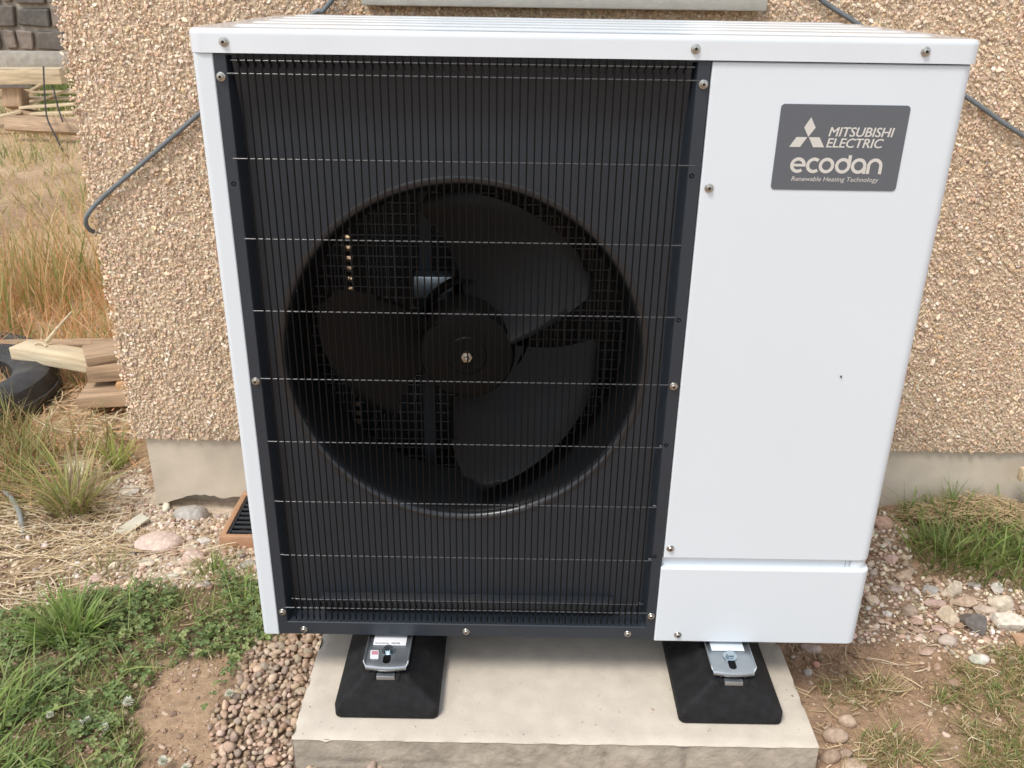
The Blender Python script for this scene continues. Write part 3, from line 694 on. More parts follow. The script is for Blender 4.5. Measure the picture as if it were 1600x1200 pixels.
for x, z in ((.6845, .821), (.6855, .605), (.6845, .392), (.683, .178), (.0365, .80)):
    lathe('screw_hole', [(0, .0002), (.0024, -.0001), (.0030, -.0006), (.0036, -.0002), (.0037, .0006)], M['black'], hp, 16, (x, z))
# badge with its lettering
BX0, BX1, BZ0, BZ1 = .7975, .974, .804, .9205
def plate(name, P, y0_, y1_, m, parent):
    V = [(x, y0_, z) for x, z in P]+[(x, y1_, z) for x, z in P]; n = len(P)
    F = [tuple(range(n))[::-1], tuple(range(n, 2*n))]+[(i, (i+1) % n, n+(i+1) % n, n+i) for i in range(n)]
    me = bpy.data.meshes.new(name); me.from_pydata(V, [], F)
    bm = bmesh.new(); bm.from_mesh(me); bmesh.ops.recalc_face_normals(bm, faces=bm.faces); bm.to_mesh(me); bm.free()
    return mesh_obj(name, me, m, parent)
badge = plate('badge', round_poly(BX0, BX1, BZ0, BZ1, .0055), -.0010, .0004, M['badge'], hp)
U = lambda u: BX0+u*(BX1-BX0)
Vv = lambda v: BZ1-v*(BZ1-BZ0)
for q in (((.243, .148), (.288, .265), (.241, .372), (.199, .265)), ((.150, .376), (.234, .376), (.187, .491), (.103, .491)), ((.246, .376), (.330, .376), (.377, .491), (.290, .491))):
    plate('emblem_diamond', [(U(a), Vv(b)) for a, b in q], -.0015, -.0009, M['letter'], badge)
def text(name, s, u0, u1, v0, v1, shear, bold, m, parent, cap=True, y=-.0013):
    cu = bpy.data.curves.new(name, 'FONT'); cu.body = s; cu.size = 1; cu.shear = shear;  cu.fill_mode = 'FRONT'; cu.resolution_u = 3; cu.space_character = .98
    ob = bpy.data.objects.new(name, cu); COL.objects.link(ob); dg = bpy.context.evaluated_depsgraph_get(); dg.update()
    me = bpy.data.meshes.new_from_object(ob.evaluated_get(dg)); bpy.data.objects.remove(ob)
    co = np.array([v.co[:] for v in me.vertices]); xa, xb = co[:, 0].min(), co[:, 0].max(); za, zb = (0, .70) if not cap else (co[:, 1].min(), co[:, 1].max())
    sx = (U(u1)-U(u0))/(xb-xa); sz = (Vv(v0)-Vv(v1))/(zb-za)
    for v in me.vertices: x, z = v.co.x, v.co.y; v.co = (U(u0)+(x-xa)*sx, y, Vv(v1)+(z-za)*sz)
    if bold:                                                       # heavier strokes: the same outline laid three times, each a hair further out
        V = np.array([v.co[:] for v in me.vertices]); F = [tuple(p.vertices) for p in me.polygons]; k = len(V); dx = bold*.02
        VV = np.vstack([V+np.array([a*dx, -b*4e-5, c_*dx]) for a, b, c_ in ((-1, 0, -.6), (0, 1, .6), (1, 2, -.6))]); FF = [tuple(i+q*k for i in f) for q in range(3) for f in F]
        me = bpy.data.meshes.new(name); me.from_pydata(VV.tolist(), [], FF)
    me.name = name; me.materials.clear(); return mesh_obj(name, me, m, parent)
text('lettering', 'MITSUBISHI', .398, .905, .255, .362, .18, .016, M['letter'], badge)
text('lettering', 'ELECTRIC', .392, .835, .384, .491, .18, .016, M['letter'], badge)
text('lettering', 'Renewable Heating Technology', .155, .850, .838, .892, .15, 0, M['letter'], badge, cap=False)
# rounded word drawn from strokes
def stroke(parts, name):
    bm = bmesh.new()
    for P, hw, cap in parts:
        P = np.array(P); t = np.gradient(P, axis=0); t /= np.linalg.norm(t, axis=1)[:, None]; nn = np.stack([-t[:, 1], t[:, 0]], 1)
        A = [bm.verts.new((p[0]+q[0]*hw, -.0013-cap, p[1]+q[1]*hw)) for p, q in zip(P, nn)]; B = [bm.verts.new((p[0]-q[0]*hw, -.0013-cap, p[1]-q[1]*hw)) for p, q in zip(P, nn)]
        for i in range(len(P)-1): bm.faces.new((A[i], A[i+1], B[i+1], B[i]))
    return from_bm(name, bm, M['letter'], badge)
def arcp(cx, cz, r, a0, a1, n=28): return [(cx+r*math.cos(math.radians(a0+(a1-a0)*k/n)), cz+r*math.sin(math.radians(a0+(a1-a0)*k/n))) for k in range(n+1)]
xh = Vv(.612)-Vv(.797); hw = xh*.105; r = xh/2-hw; zc = Vv(.7045); ua, ub = U(.128), U(.868); step = (ub-ua-2*r-2*hw)/5.02
cs = [U(q) for q in (.1916, .3170, .4177, .5468, .6726, .7992)]
stroke([(arcp(cs[0], zc, r, -2, 312), hw, 0), ([(cs[0]-r, zc), (cs[0]+r+hw*.95, zc)], hw*.8, .00004)], 'lettering')
stroke([(arcp(cs[1], zc, r, 48, 312), hw, 0)], 'lettering')
stroke([(arcp(cs[2], zc, r, 0, 360, 40), hw, 0)], 'lettering')
stroke([(arcp(cs[3], zc, r, 0, 360, 40), hw, 0), ([(cs[3]+r, zc), (cs[3]+r, Vv(.578))], hw, .00004)], 'lettering')
stroke([(arcp(cs[4], zc, r, 0, 360, 40), hw, 0), ([(cs[4]+r, zc), (cs[4]+r, zc-r-hw)], hw, .00004)], 'lettering')
stroke([(arcp(cs[5], zc, r, 180, 0), hw, 0), ([(cs[5]-r, zc), (cs[5]-r, zc-r-hw)], hw, .00004), ([(cs[5]+r, zc), (cs[5]+r, zc-r-hw)], hw, .00004)], 'lettering')
# fixing feet of the unit
def unit_foot(x, left):
    f = empty('mounting_foot', (x, 0, 0)); f.parent = hp
    def fo(o): o.parent = f; o.matrix_parent_inverse = Matrix.Translation((-x, 0, 0)); return o
    bm = bmesh.new(); ya, yb, zt_ = -.066, .02, -.0095; n = 8; rows = []
    prof = [(-.0375, .006), (-.0375, .0015), (-.0355, 0), (-.031, 0)] + [(q, 0) for q in np.linspace(-.02, .02, 5)] + [(.031, 0), (.0355, 0), (.0375, .0015), (.0375, .006)]
    for k, yy in enumerate((yb, -.03, -.055, ya+.004, ya+.001, ya-.0010, ya-.0014)):
        dz = [0, 0, 0, 0, -.0008, -.0035, -.0080][k]
        rows.append([bm.verts.new((x+px__*(1 if k < 4 else .93), yy-(.004*(1-(px__/.0375)**2) if k > 2 else 0), zt_+(pz if k < 4 else 0)+dz)) for px__, pz in prof])
    for a, b in zip(rows, rows[1:]):
        for i in range(len(prof)-1): bm.faces.new((a[i], a[i+1], b[i+1], b[i]))
    bm.normal_update()
    if sum(f.normal.z for f in bm.faces) < 0: bmesh.ops.reverse_faces(bm, faces=bm.faces[:])
    o = fo(from_bm('foot_plate', bm, M['galv'], None, True, 35)); s = o.modifiers.new('t', 'SOLIDIFY'); s.thickness = .0016; s.offset = -1
    # slot
    fo(plate_h('bolt_slot', [(x+a, -.044+b) for a, b in round_poly(-.0065, .0065, -.017, .006, .0064, 5)], zt_+.0006, M['black']))
    fo(plate_h('washer', [(x+.012*math.cos(t), -.030+.012*math.sin(t)) for t in np.linspace(0, 2*math.pi, 25)[:-1]], zt_+.0022, M['bright'], .0012))
    P = [(x+.0078*math.cos(t), -.030+.0078*math.sin(t)) for t in np.linspace(0, 2*math.pi, 7)[:-1]]
    fo(plate_h('bolt_head', P, zt_+.0088, M['bright'], .0062))
    fo(tube_obj('bolt_shank', [(x, -.031, zt_), (x, -.031, -.045)], .004, M['bright'], None, 10))
    fo(box_obj('foot_label' if left else 'white_foot_strip', x-.029, x+.029, -.0155, .0185, zt_+.0006, zt_+.0016, M['sticker'] if left else M['white'], None, .0003))
    if left:
        g_ = random.Random(3); xx = x-.026
        bm = bmesh.new()
        while xx < x+.018:
            w_ = g_.uniform(.0008, .002); 
            if not (x-.002 < xx < x+.001): box(bm, xx, xx+w_, -.0125, -.0100 if xx < x else -.0090, zt_+.0017, zt_+.0019)
            xx += w_+g_.uniform(.0004, .0009)
        fo(from_bm('label_print', bm, M['print']))
        q = plate_h('small_sticker', [(x-.023+a*.97-b*.12, -.040+b) for a, b in round_poly(-.0075, .0075, -.011, .011, .002, 3)], zt_+.0012, M['sticker'], .0006); fo(q)
        fo(plate_h('sticker_print', [(x-.0225+a-b*.12, -.0365+b) for a, b in ((-.0055, -.004), (.0055, -.004), (.0055, .005), (-.0055, .005))], zt_+.0014, M['pink'], .0001))
def plate_h(name, P, z, m, th=.0006):
    n = len(P); V = [(a, b, z) for a, b in P]+[(a, b, z-th) for a, b in P]
    F = [tuple(range(n)), tuple(range(n, 2*n))[::-1]]+[(i, n+i, n+(i+1) % n, (i+1) % n) for i in range(n)]
    me = bpy.data.meshes.new(name); me.from_pydata(V, [], F)
    bm = bmesh.new(); bm.from_mesh(me); bmesh.ops.recalc_face_normals(bm, faces=bm.faces); bm.to_mesh(me); bm.free()
    return mesh_obj(name, me, m)
unit_foot(.2258, True); unit_foot(.8258, False)
# rear feet carry the back of the unit
for x in (.2258, .8258):
    box_obj('rear_foot', x-.035, x+.035, .42, .50, -.021, .0015, M['galv'], hp, .001)
    box_obj('front_foot_packer', x-.035, x+.035, -.02, .06, -.021, -.0115, M['galv'], hp, .001)
fly = mesh_obj('fly', bpy.data.meshes.new('fly'), None); bm = bmesh.new()
bmesh.ops.create_icosphere(bm, subdivisions=2, radius=1, matrix=Matrix.Translation((.944, -.0016, .5175)) @ Matrix.Diagonal((.0011, .0011, .0020, 1)))
box(bm, .9428, .9452, -.0027, -.0024, .5160, .5176); bm.to_mesh(fly.data); bm.free(); fly.data.materials.append(M['black'])
tag(fly, 'tiny dark fly sitting on the white front panel', 'fly')

# ------------------------------------------------------------------ gully with terracotta surround
dr = empty('drain_gully', (-.165, .655, -.171), 'terracotta square drain surround with black grid, half behind the unit', 'drain')
bm = bmesh.new(); s2, wd = .105, .014
for a in ((-s2, s2, -s2, -s2+wd), (-s2, s2, s2-wd, s2)): box(bm, a[0], a[1], a[2], a[3], -.035, .003, .002)
for a in ((-s2, -s2+wd), (s2-wd, s2)): box(bm, a[0], a[1], -s2+wd+.0005, s2-wd-.0005, -.035, .0025, .002)
from_bm('surround', bm, M['terra'], dr, True, 35)
box_obj('basin', -s2+.01, s2-.01, -s2+.01, s2-.01, -.034, -.02, M['black'], dr)
gm = None
for k in range(8):
    y = -s2+.030+k*.0205
    o = box_obj('grid_bar', -s2+wd+.006, s2-wd-.006, y, y+.009, -.008, -.003, M['darkp'], dr, .0015)
for a in (-s2+wd, s2-wd-.006): box_obj('grid_rim', a, a+.006, -s2+wd, s2-wd, -.010, -.002, M['darkp'], dr)
for a in (-s2+wd, s2-wd-.006): box_obj('grid_rim', -s2+wd+.006, s2-wd-.006, a, a+.006, -.010, -.002, M['darkp'], dr)

# ------------------------------------------------------------------ individual stones
CR, TN, GR, DK, PK, BR, OR, WH = (.62, .53, .41), (.52, .39, .28), (.42, .39, .35), (.17, .15, .13), (.56, .40, .33), (.36, .24, .16), (.50, .32, .20), (.68, .64, .57)
STN = [ # px, py, width px, flatness, angularity, colour, label
 (298, 806, 56, .42, .08, GR, 'smooth grey oval cobble lying by the plinth left of the drain'),
 (250, 851, 76, .34, .12, (.66, .51, .42), 'largest pale pinkish flat stone in the rubble left of the drain'),
 (302, 872, 40, .5, .15, (.62, .46, .38), 'pinkish stone between the drain and the green clover'),
 (321, 846, 26, .6, .4, WH, 'small whitish angular stone just left of the drain corner'),
 (206, 866, 18, .5, .4, DK, 'small dark stone left of the large pinkish flat stone'),
 (231, 880, 28, .4, .3, CR, 'cream flat stone just below the large pinkish flat stone'),
 (203, 766, 38, .5, .35, (.62, .55, .46), 'pale crumbling lump of mortar at the house corner'),
 (120, 738, 56, .5, .3, (.66, .58, .42), 'cream stone behind the dry tuft near the house corner'),
 (388, 882, 32, .4, .2, GR, 'grey slab stone half hidden by the left edge of the unit'),
 (150, 905, 26, .5, .2, PK, 'pinkish stone above the bright green grass tuft'),
 (1378, 822, 34, .75, .12, (.58, .38, .28), 'rounded pinkish stone against the plinth right of the unit'),
 (1391, 874, 30, .6, .3, PK, 'pink lump beside the unit, below the rounded plinth stone'),
 (1411, 903, 38, .6, .35, TN, 'tan angular stone right of the gap between the white panels'),
 (1396, 922, 36, .5, .3, (.46, .37, .31), 'greyish pink stone tucked under the tan angular one'),
 (1363, 938, 28, .7, .35, (.64, .50, .36), 'cream stone touching the right side of the lower white panel'),
 (1387, 959, 17, .7, .3, WH, 'small whitish stone beside the lower white panel'),
 (1418, 953, 36, .55, .3, (.42, .32, .24), 'flat brown stone centred among the stones right of the unit'),
 (1431, 972, 24, .6, .15, (.50, .34, .26), 'small reddish rounded stone in front of the flat brown one'),
 (1455, 924, 27, .7, .4, GR, 'grey angular stone leftmost against the green grass'),
 (1486, 926, 38, .8, .45, CR, 'pale cream block below the green grass, second from its left end'),
 (1462, 946, 36, .6, .35, PK, 'pinkish angular stone left of the cream pair'),
 (1503, 944, 42, .6, .4, TN, 'tan wedge shaped stone above the dark grey block'),
 (1479, 968, 40, .9, .4, (.58, .47, .34), 'tall cream brown stone left of the dark grey block'),
 (1519, 979, 46, .9, .5, (.16, .14, .125), 'dark grey angular block, darkest stone on the right'),
 (1536, 955, 36, .7, .4, (.55, .45, .36), 'beige stone behind the dark grey block'),
 (1566, 947, 50, .7, .5, CR, 'knobbly cream lump at the upper right of the rubble'),
 (1560, 922, 26, .8, .5, WH, 'pale broken stone poking up at the edge of the green grass'),
 (1572, 979, 58, .7, .4, (.66, .60, .50), 'largest cream stone at the right edge of the photo'),
 (1594, 1005, 42, .7, .25, OR, 'orange brown stone at the right edge under the largest cream one'),
 (1467, 986, 34, .5, .3, PK, 'pinkish stone just in front of the tall cream brown stone'),
 (1431, 984, 22, .4, .35, (.53, .38, .30), 'flat pinkish chip below the small reddish stone'),
 (1444, 1016, 34, .35, .35, (.50, .36, .27), 'thin flat tan stone on the bare soil'),
 (1489, 1070, 28, .6, .2, BR, 'brown upright stone alone in the soil at lower right'),
 (1464, 1042, 18, .6, .3, (.48, .32, .23), 'small reddish brown stone above the lone upright brown one'),
 (1528, 1031, 30, .35, .35, (.52, .52, .42), 'greenish white flat chip in the dry grass at right'),
 (1324, 1130, 32, .8, .2, TN, 'tan stone standing right of the slab front corner'),
 (1303, 1153, 42, .7, .12, (.44, .32, .23), 'large brown cobble right of the slab front corner'),
 (1294, 1184, 36, .8, .12, (.38, .27, .19), 'brown cobble at the bottom edge touching the slab'),
 (1320, 1180, 26, .8, .15, (.35, .25, .18), 'small brown cobble wedged between the two bottom ones'),
 (1334, 1200, 44, .5, .15, (.47, .35, .25), 'light brown cobble at the bottom edge right of the slab'),
 (1262, 1051, 17, .8, .2, GR, 'small grey stone beside the right edge of the slab'),
 (1274, 1039, 14, .8, .2, (.56, .30, .22), 'tiny red stone beside the right edge of the slab'),
 (1268, 1013, 34, .4, .25, (.44, .34, .28), 'flat greyish pink stone just under the lower white panel corner'),
 (1497, 978, 20, .6, .3, BR, 'small brown stone pressed against the dark grey block'),
 (452, 1002, 34, .5, .25, (.42, .29, .20), 'large tan gravel stone by the slab below the left panel'),
 (1520, 915, 22, .6, .3, GR, 'small grey stone hidden at the foot of the green grass'),
]
for i, (px, py, wpx, fl, ang, colr, lab) in enumerate(STN):
    p = ground_at(px, py+2); dist = np.dot(p-CAM, fw); s = wpx/FPX*dist/2
    V, F = ico(3, 4000+i, .10+ang*.28); g = np.random.default_rng(i)
    if ang > .2:
        for q in range(9):
            nn = g.normal(size=3); nn /= np.linalg.norm(nn); h = V@nn; V -= np.maximum(h-g.uniform(.45, .72), 0)[:, None]*nn*.97
    V = V/np.abs(V[:, :2]).max()*np.array([1, g.uniform(.65, .85), fl])*s; a = g.uniform(-.5, .5); ca, sa = math.cos(a), math.sin(a)
    if ang <= .2: ca, sa = math.cos(a*.4), math.sin(a*.4)
    V = V@np.array([[ca, sa, 0], [-sa, ca, 0], [0, 0, 1]])
    V = V*(1+.03*ang*g.normal(size=(len(V), 1)))
    o = from_np('stone', V, F, M['stone'], C=np.array([colr])*g.uniform(.94, 1.06, (len(V), 1)), smooth=True); o.data.set_sharp_from_angle(angle=math.radians(22 if ang > .2 else 45))
    o.location = (p[0], p[1], float(height(p[0], p[1]))+fl*s*.45); tag(o, lab, 'stone')
p = ground_at(208, 826)
o = box_obj('slate_offcut', -.034, .034, -.017, .017, -.0025, .0025, mat('pale_offcut', (.62, .58, .46), .7, var=.1), None, .001); o.location = (p[0], p[1], p[2]+.012); o.rotation_euler = (.1, -.12, math.radians(58)); o.scale = (1.15, 1, 1)
tag(o, 'pale rectangular offcut lying on the rubble near the house corner', 'offcut')

# ------------------------------------------------------------------ blades
def blades(name, B, Hh, Wd, lean, colours, material, seed=1, curl=1.0, az=None, segs=4, droop=.25, label=None, cat=None, stuff=True, jit=.18, up_=1.0, spread=None):
    g = np.random.default_rng(seed); n = len(B)
    az = g.uniform(0, 2*math.pi, n) if az is None else az
    d = np.stack([np.cos(az), np.sin(az), np.zeros(n)], 1); sdv = np.stack([-np.sin(az+g.normal(0, .5, n)), np.cos(az+g.normal(0, .5, n)), np.zeros(n)], 1)
    T_ = np.linspace(0, 1, segs+1); V = np.zeros((n, 2*segs+1, 3))
    side_w = g.normal(0, .12, n)
    pw = g.uniform(1.2, 2.2, n)
    for k, t in enumerate(T_):
        c_ = B + d*(Hh*lean*t**pw*curl)[:, None] + sdv*(Hh*side_w*t*t)[:, None]; c_[:, 2] += up_*Hh*(t-droop*lean*t*t)
        if k < segs:
            ww = (Wd*(1-t**2.2)*.5*(.65+.35*min(1, t*4)))[:, None]; V[:, 2*k] = c_-sdv*ww; V[:, 2*k+1] = c_+sdv*ww
        else: V[:, 2*segs] = c_
    F = []
    for k in range(segs-1): a = 2*k; F += [(a, a+1, a+3), (a, a+3, a+2)]
    F.append((2*segs-2, 2*segs-1, 2*segs)); F = np.array(F)
    FF = (F[None]+(np.arange(n)*(2*segs+1))[:, None, None]).reshape(-1, 3)
    pal = np.array(colours); cc = pal[g.integers(0, len(pal), n)]*g.uniform(1-jit, 1+jit, (n, 1)); CC = np.repeat(cc[:, None, :], 2*segs+1, 1)
    o = from_np(name, V.reshape(-1, 3), FF, material, C=CC.reshape(-1, 3), smooth=True)
    if label: tag(o, label, cat, kind='stuff' if stuff else None)
    return o
def straws(name, B, L, colours, seed, wd=.0022, label=None, cat=None, main=None, zj=.02, stuff=True):
    g = np.random.default_rng(seed); n = len(B); az = g.uniform(0, 2*math.pi, n) if main is None else g.normal(main, .75, n)
    d = np.stack([np.cos(az), np.sin(az), g.normal(0, .10, n)], 1); sv = np.stack([-np.sin(az), np.cos(az), np.zeros(n)], 1); bend = g.normal(0, .16, n)
    segs = 5; V = np.zeros((n, 2*(segs+1), 3)); z0 = g.uniform(.002, zj, n); W = wd*g.uniform(.6, 1.4, n)
    for k in range(segs+1):
        t = k/segs-.5; c_ = B + d*(L*t)[:, None] + sv*(L*bend*(t*t*2))[:, None]; c_[:, 2] = np.maximum(c_[:, 2], height(c_[:, 0], c_[:, 1]))+z0+.15*L*(.25-t*t)*g.uniform(0, .6, n)
        V[:, 2*k] = c_-sv*W[:, None]/2; V[:, 2*k+1] = c_+sv*W[:, None]/2+np.array([0, 0, .0006])
    F = []
    for k in range(segs): a = 2*k; F += [(a, a+1, a+3), (a, a+3, a+2)]
    FF = (np.array(F)[None]+(np.arange(n)*2*(segs+1))[:, None, None]).reshape(-1, 3); pal = np.array(colours)
    cc = pal[g.integers(0, len(pal), n)]*g.uniform(.8, 1.2, (n, 1))
    o = from_np(name, V.reshape(-1, 3), FF, M['straw'], C=np.repeat(cc, 2*(segs+1), 0), smooth=True)
    if label: tag(o, label, cat, kind='stuff' if stuff else None)
    return o
GREEN = [(.20, .28, .075), (.26, .34, .09), (.15, .22, .06), (.34, .38, .14), (.24, .29, .10)]
LUSH = [(.24, .35, .09), (.30, .41, .11), (.18, .27, .07), (.38, .44, .17)]
DRY = [(.55, .42, .22), (.62, .50, .29), (.48, .33, .17), (.40, .30, .15)]
ORNG = [(.84, .50, .27), (.76, .44, .22), (.88, .65, .40), (.58, .36, .18), (.52, .46, .20)]
STRAW = [(.66, .54, .34), (.58, .45, .26), (.72, .62, .43), (.48, .36, .20)]
def tuft(px, py, n, hmin, hmax, rad, colours, label, seed, wd=(.003, .006), lean=(.2, 1.0), name='grass_tuft', mt='grass', droop=.35, az_c=None):
    g = np.random.default_rng(seed); p = ground_at(px, py); a = g.uniform(0, 2*math.pi, n); r = rad*np.sqrt(g.uniform(0, 1, n))
    x, y = p[0]+r*np.cos(a), p[1]+r*np.sin(a); k = clear_of_pad(x, y, .005) & clear_of_house(x, y, .0); x, y, a, r = x[k], y[k], a[k], r[k]; n = len(x)
    B = np.stack([x, y, height(x, y)-.004], 1); le = lean[0]+(lean[1]-lean[0])*(r/rad)*g.uniform(.5, 1.3, n)
    az = a+g.normal(0, .5, n)
    if az_c is not None: az = az_c+g.normal(0, .8, n)
    # never lean through the house wall
    o = blades(name, B, g.uniform(hmin, hmax, n), g.uniform(*wd, n), le, colours, M[mt], seed, az=az, segs=5, droop=droop)
    co = np.zeros(len(o.data.vertices)*3, np.float32); o.data.vertices.foreach_get('co', co); co = co.reshape(-1, 3)
    bad = (co[:, 0] > HX-.01) & (co[:, 1] > HY-.008); co[bad, 1] = np.where(B[:, 1].mean() < HY, HY-.010, co[bad, 1]); o.data.vertices.foreach_set('co', co.ravel())
    return tag(o, label, 'grass')
tuft(112, 990, 210, .05, .125, .055, LUSH, 'bright green long bladed tuft standing above the clover at left', 31, (.003, .0065), (.15, .9), az_c=None)
tuft(5, 1120, 75, .06, .14, .07, LUSH+GREEN, 'green tuft of long blades arching in from the left edge', 32, (.003, .006), (.5, 1.3), az_c=.5)
tuft(5, 1215, 50, .06, .12, .06, LUSH, 'low green tuft in the bottom left corner', 33, (.003, .0065), (.5, 1.3), az_c=.3)
tuft(112, 800, 230, .07, .25, .05, [(.40, .42, .14), (.50, .46, .19), (.30, .36, .12), (.60, .47, .25), (.42, .32, .21)], 'spiky half dry green tuft on straw near the house corner', 34, (.003, .006), (.25, 1.1))
tuft(180, 730, 70, .06, .14, .03, [(.34, .42, .10), (.42, .46, .12), (.5, .42, .16)], 'small yellow green tuft close to the house corner', 35, (.003, .006), (.2, .9))
tuft(335, 900, 60, .03, .07, .035, GREEN, 'small green sprig in the rubble below the drain', 36, (.002, .004), (.3, 1))
tuft(395, 905, 40, .03, .07, .03, DRY+GREEN, 'thin half dry sprig against the left edge of the unit', 37, (.002, .003), (.3, 1))
tuft(170, 895, 50, .03, .06, .04, [(.36, .34, .16), (.25, .28, .10)], 'sparse wispy tuft between straw and pale rubble', 38, (.002, .003), (.3, 1.2))
tuft(1465, 870, 110, .05, .13, .075, GREEN, 'dark green tuft right of the unit below the plinth', 41, (.0025, .005), (.3, 1.1))
tuft(1530, 880, 150, .05, .135, .09, GREEN+LUSH[:1], 'broad green tuft in the middle of the right hand grass', 42, (.0025, .005), (.3, 1.0))
tuft(1610, 880, 150, .05, .13, .09, GREEN+LUSH[:1], 'green tuft cut by the right edge above the cream stones', 43, (.0025, .005), (.3, 1.1))
tuft(1478, 815, 40, .06, .15, .03, GREEN, 'few tall green blades standing against the plinth at right', 44, (.003, .005), (.1, .5))
tuft(1530, 808, 330, .03, .09, .075, [(.46, .34, .19), (.38, .27, .15), (.56, .44, .26)], 'dead brown grass clump heaped against the plinth at right', 45, (.0016, .003), (.5, 1.5), mt='straw', droop=.5, name='dead_grass_clump')
tuft(1375, 1085, 70, .02, .06, .04, DRY, 'dry straw coloured tuft on the soil right of the slab', 46, (.0015, .003), (.5, 1.5), mt='straw')
tuft(1410, 1185, 60, .02, .05, .04, DRY+GREEN, 'small mixed tuft at the bottom edge right of the cobbles', 47, (.0015, .003), (.5, 1.5))
# carpets
def zpts(Z, n, lo=0, s=5): 
    x0, x1, y0, y1 = bb(Z)
    return pts(n, x0, x1, y0, y1, lambda x, y: soft_inside(Z, x, y) & clear_of_pad(x, y, .01) & clear_of_house(x, y, .005) & (fbm(x*16, y*16, s) > lo))
B = zpts(Z_CLOVER, 16000, .44)
blades('short_grass', B, rng.uniform(.010, .042, len(B)), rng.uniform(.0012, .0026, len(B)), rng.uniform(.3, 1.5, len(B)), GREEN+LUSH+[(.42, .36, .18), (.5, .42, .22)], M['grass'], 51, label='short green grass mixed through the clover at left', cat='grass')
B = zpts(Z_CLOVER, 1500, .48, 31)
blades('long_grass', B, rng.uniform(.035, .085, len(B)), rng.uniform(.0018, .0036, len(B)), rng.uniform(.7, 1.8, len(B)), LUSH+[(.34, .38, .12), (.50, .44, .22)], M['grass'], 55, label='longer yellow green blades flopping over the clover at left', cat='grass')
B = zpts(Z_RGRASS, 900, .40, 12)
blades('long_grass', B, rng.uniform(.06, .13, len(B)), rng.uniform(.0018, .0036, len(B)), rng.uniform(.3, 1.1, len(B)), GREEN+LUSH+[(.50, .42, .22)], M['grass'], 56, label='taller loose green blades in front of the plinth at right', cat='grass')
B = zpts(Z_RGRASS, 9000, .46)
blades('short_grass', B, rng.uniform(.015, .065, len(B)), rng.uniform(.0014, .0034, len(B)), rng.uniform(.3, 1.3, len(B)), GREEN+[(.42, .34, .17)], M['grass'], 52, label='short green grass growing below the plinth right of the unit', cat='grass')
B = np.vstack([zpts(Z_RDRY, 26000, .43), zpts(Z_RDRY2, 1400, .3), zpts(Z_RDRY3, 2600, .35)])
blades('dry_grass', B, rng.uniform(.010, .032, len(B)), rng.uniform(.0010, .0024, len(B)), rng.uniform(.5, 1.7, len(B)), DRY+GREEN[:3]+[(.28, .28, .12)], M['grass'], 53, label='sparse dry and green grass over the soil at lower right', cat='grass')
B = pts(2600, -.65, 1.9, -.35, .74, lambda x, y: clear_of_pad(x, y, .01) & clear_of_house(x, y, .01) & ~inside(Z_GRAVEL, x, y) & (fbm(x*9, y*9, 77) > .52))
blades('stray_grass', B, rng.uniform(.008, .028, len(B)), rng.uniform(.0010, .0020, len(B)), rng.uniform(.5, 1.7, len(B)), DRY+GREEN[:3], M['grass'], 54, label='stray grass wisps on the bare earth around the slab', cat='grass')
B = np.vstack([zpts(Z_STRAW, 950, .0), zpts(Z_RUBBLE, 260, .40)])
straws('straw', B, rng.uniform(.03, .20, len(B)), STRAW+[(.40, .29, .17)], 61, .0019, 'fallen dry straw stalks lying at left by the rubble', 'straw', main=.25, zj=.016)
B = np.vstack([zpts(Z_RDRY, 1300, .45), zpts(Z_RDRY2, 120, 0), zpts(Z_RDRY3, 160, 0), zpts(Z_RGRASS, 260, .4), zpts(Z_CLOVER, 700, .4), zpts(Z_RSTONE, 300, .4), pts(500, .98, 1.75, -.3, .4, lambda x, y: clear_of_pad(x, y, .02))])
straws('straw', B, rng.uniform(.015, .06, len(B)), STRAW, 62, .0016, 'short dead grass stems strewn over the soil and grass', 'straw', zj=.012)
B = pts(2600, 1.45, 1.78, .60, .735, lambda x, y: ((x-1.62)/.17)**2+((y-.70)/.09)**2 < 1)
B[:, 2] += .055*np.clip(1-((B[:, 0]-1.62)/.17)**2, 0, 1)*rng.uniform(0, 1, len(B))
B[:, 1] = np.minimum(B[:, 1], .70)
straws('hay_heap', B[:900], rng.uniform(.03, .11, 900), [(.48, .36, .2), (.38, .27, .15), (.58, .45, .27)], 63, .0018, 'matted dead grass lying against the plinth at right', 'hay', zj=.012, main=0.0)
